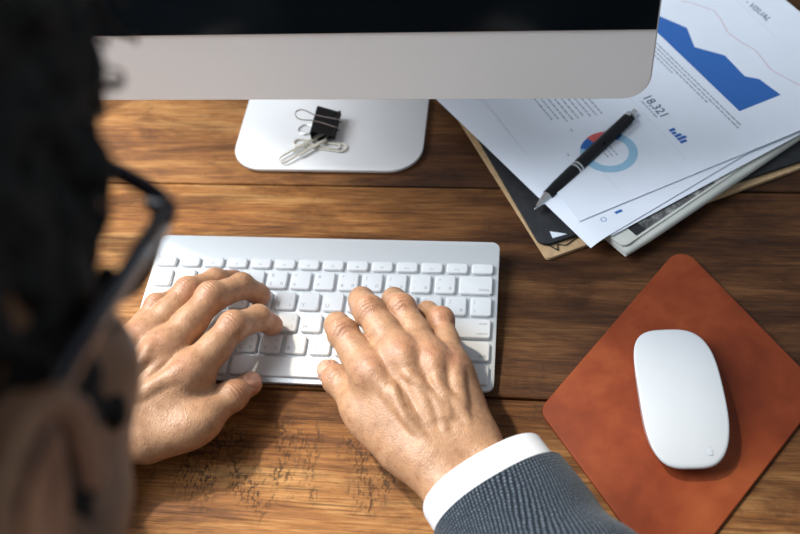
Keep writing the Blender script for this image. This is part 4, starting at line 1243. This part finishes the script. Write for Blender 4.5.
for k in range(220):        # sides and back
    a = hr.uniform(0.15*PI, 1.85*PI) + PI/2; e = hr.uniform(-0.15, 1.3)
    dx, dy, dz = math.cos(a)*math.cos(e), math.sin(a)*math.cos(e), math.sin(e)
    if dy > 0.45 and e < 0.6: continue
    p = Vector((dx*0.071, -0.020+dy*0.098, 0.038+dz*0.092)); o_ = Vector((dx, dy, dz))
    lock(p-o_*0.004, p+o_*hr.uniform(0.001, 0.005)+Vector((hr.uniform(-0.012, 0.012), hr.uniform(-0.012, 0.012), hr.uniform(-0.022, 0.004))), hr.uniform(0.002, 0.005), hr.uniform(0.8, 1.8), hr.uniform(0.0010, 0.0018))
hm.build('hair', M['hair'], person, autosmooth=None)

# ---------------------------------------------------------------- eyeglasses
eg = thing('eyeglasses', 'thick black framed eyeglasses worn by the typing person', 'eyeglasses', tuple(HPOS), tuple(HM.to_euler()))
def lens_outline(q, n=60):
    c = [(0.0115, 0.016), (0.036, 0.0245), (0.0655, 0.0185), (0.0665, 0.010), (0.057, -0.014), (0.044, -0.0245), (0.024, -0.0235), (0.013, -0.008)]
    pts = []
    for i in range(n):
        g = len(c)*i/n; k = int(g); t = g-k
        p = [Vector(c[(k+j-1) % len(c)]) for j in range(4)]
        v = 0.5*((2*p[1])+(-p[0]+p[2])*t+(2*p[0]-5*p[1]+4*p[2]-p[3])*t*t+(-p[0]+3*p[1]-3*p[2]+p[3])*t**3)
        pts.append((v.x*q, 0.1065-2.6*v.x*v.x, v.y))
    return pts
fr = MB()
def closed_tube(mb, pts, ra, rb, seg=10):
    n = len(pts); R = []
    cx = Vector((sum(p[0] for p in pts)/n, sum(p[1] for p in pts)/n, sum(p[2] for p in pts)/n))
    for i in range(n):
        p = Vector(pts[i]); d = (Vector(pts[(i+1) % n])-Vector(pts[i-1])).normalized()
        yv = Vector((0, 1, 0)); yv = (yv-d*yv.dot(d)).normalized(); o_ = d.cross(yv).normalized()
        R.append([tuple(p+o_*ra*math.cos(t)+yv*rb*math.sin(t)) for t in [2*PI*k/seg for k in range(seg)]])
    mb.rings(R+[R[0]], cap=(False, False))
for q in (-1, 1): closed_tube(fr, lens_outline(q), 0.0031, 0.0024)
fr.tube([(-0.0125, 0.1062, 0.010), (-0.006, 0.1100, 0.0125), (0.006, 0.1100, 0.0125), (0.0125, 0.1062, 0.010)], 0.0023, 10)
for q in (-1, 1):
    fr.tube([(0.064*q, 0.0955, 0.0155), (0.0705*q, 0.0925, 0.0150), (0.0715*q, 0.0870, 0.0150)], [0.0030, 0.0034, 0.0032], 10)
fr.build('front_frame', M['frame'], eg)
for q in (-1, 1):
    L0 = lens_outline(q); n = len(L0); c = (0.039*q, 0.1040, 0.0)
    lm_ = MB(); a_ = [(x, y-0.0006, z) for x, y, z in L0]; b_ = [(x, y+0.0006, z) for x, y, z in L0]
    ca, cb = (c[0], c[1]-0.0002, 0), (c[0], c[1]+0.0010, 0)
    lm_.add(a_+b_+[ca, cb], [(i, (i+1) % n, 2*n) for i in range(n)]+[(n+(i+1) % n, n+i, 2*n+1) for i in range(n)]+[(i, n+i, n+(i+1) % n, (i+1) % n) for i in range(n)])
    lm_.build('lens', M['lens'], eg)
    tm = MB(); P_ = [(0.0715, 0.0880, 0.0150, 1.15), (0.0745, 0.060, 0.0152, 1.0), (0.0790, 0.025, 0.0154, 0.95), (0.0835, -0.004, 0.0160, 0.9), (0.0840, -0.022, 0.008, 0.9), (0.0820, -0.036, -0.012, 1.0), (0.0790, -0.042, -0.030, 0.9)]
    R = []
    for i, (x, y, z, s) in enumerate(P_):
        a = P_[max(0, i-1)]; b = P_[min(len(P_)-1, i+1)]; d = Vector((0, b[1]-a[1], b[2]-a[2])).normalized(); nrm = Vector((0, -d.z, d.y))
        R.append([tuple(Vector((q*(x+0.0022*math.cos(t)), y, z))+nrm*0.0046*s*math.sin(t)) for t in [2*PI*k/12 for k in range(12)]])
    tm.rings(R if q < 0 else R); tm.build('temple_arm', M['frame'], eg, autosmooth=None)
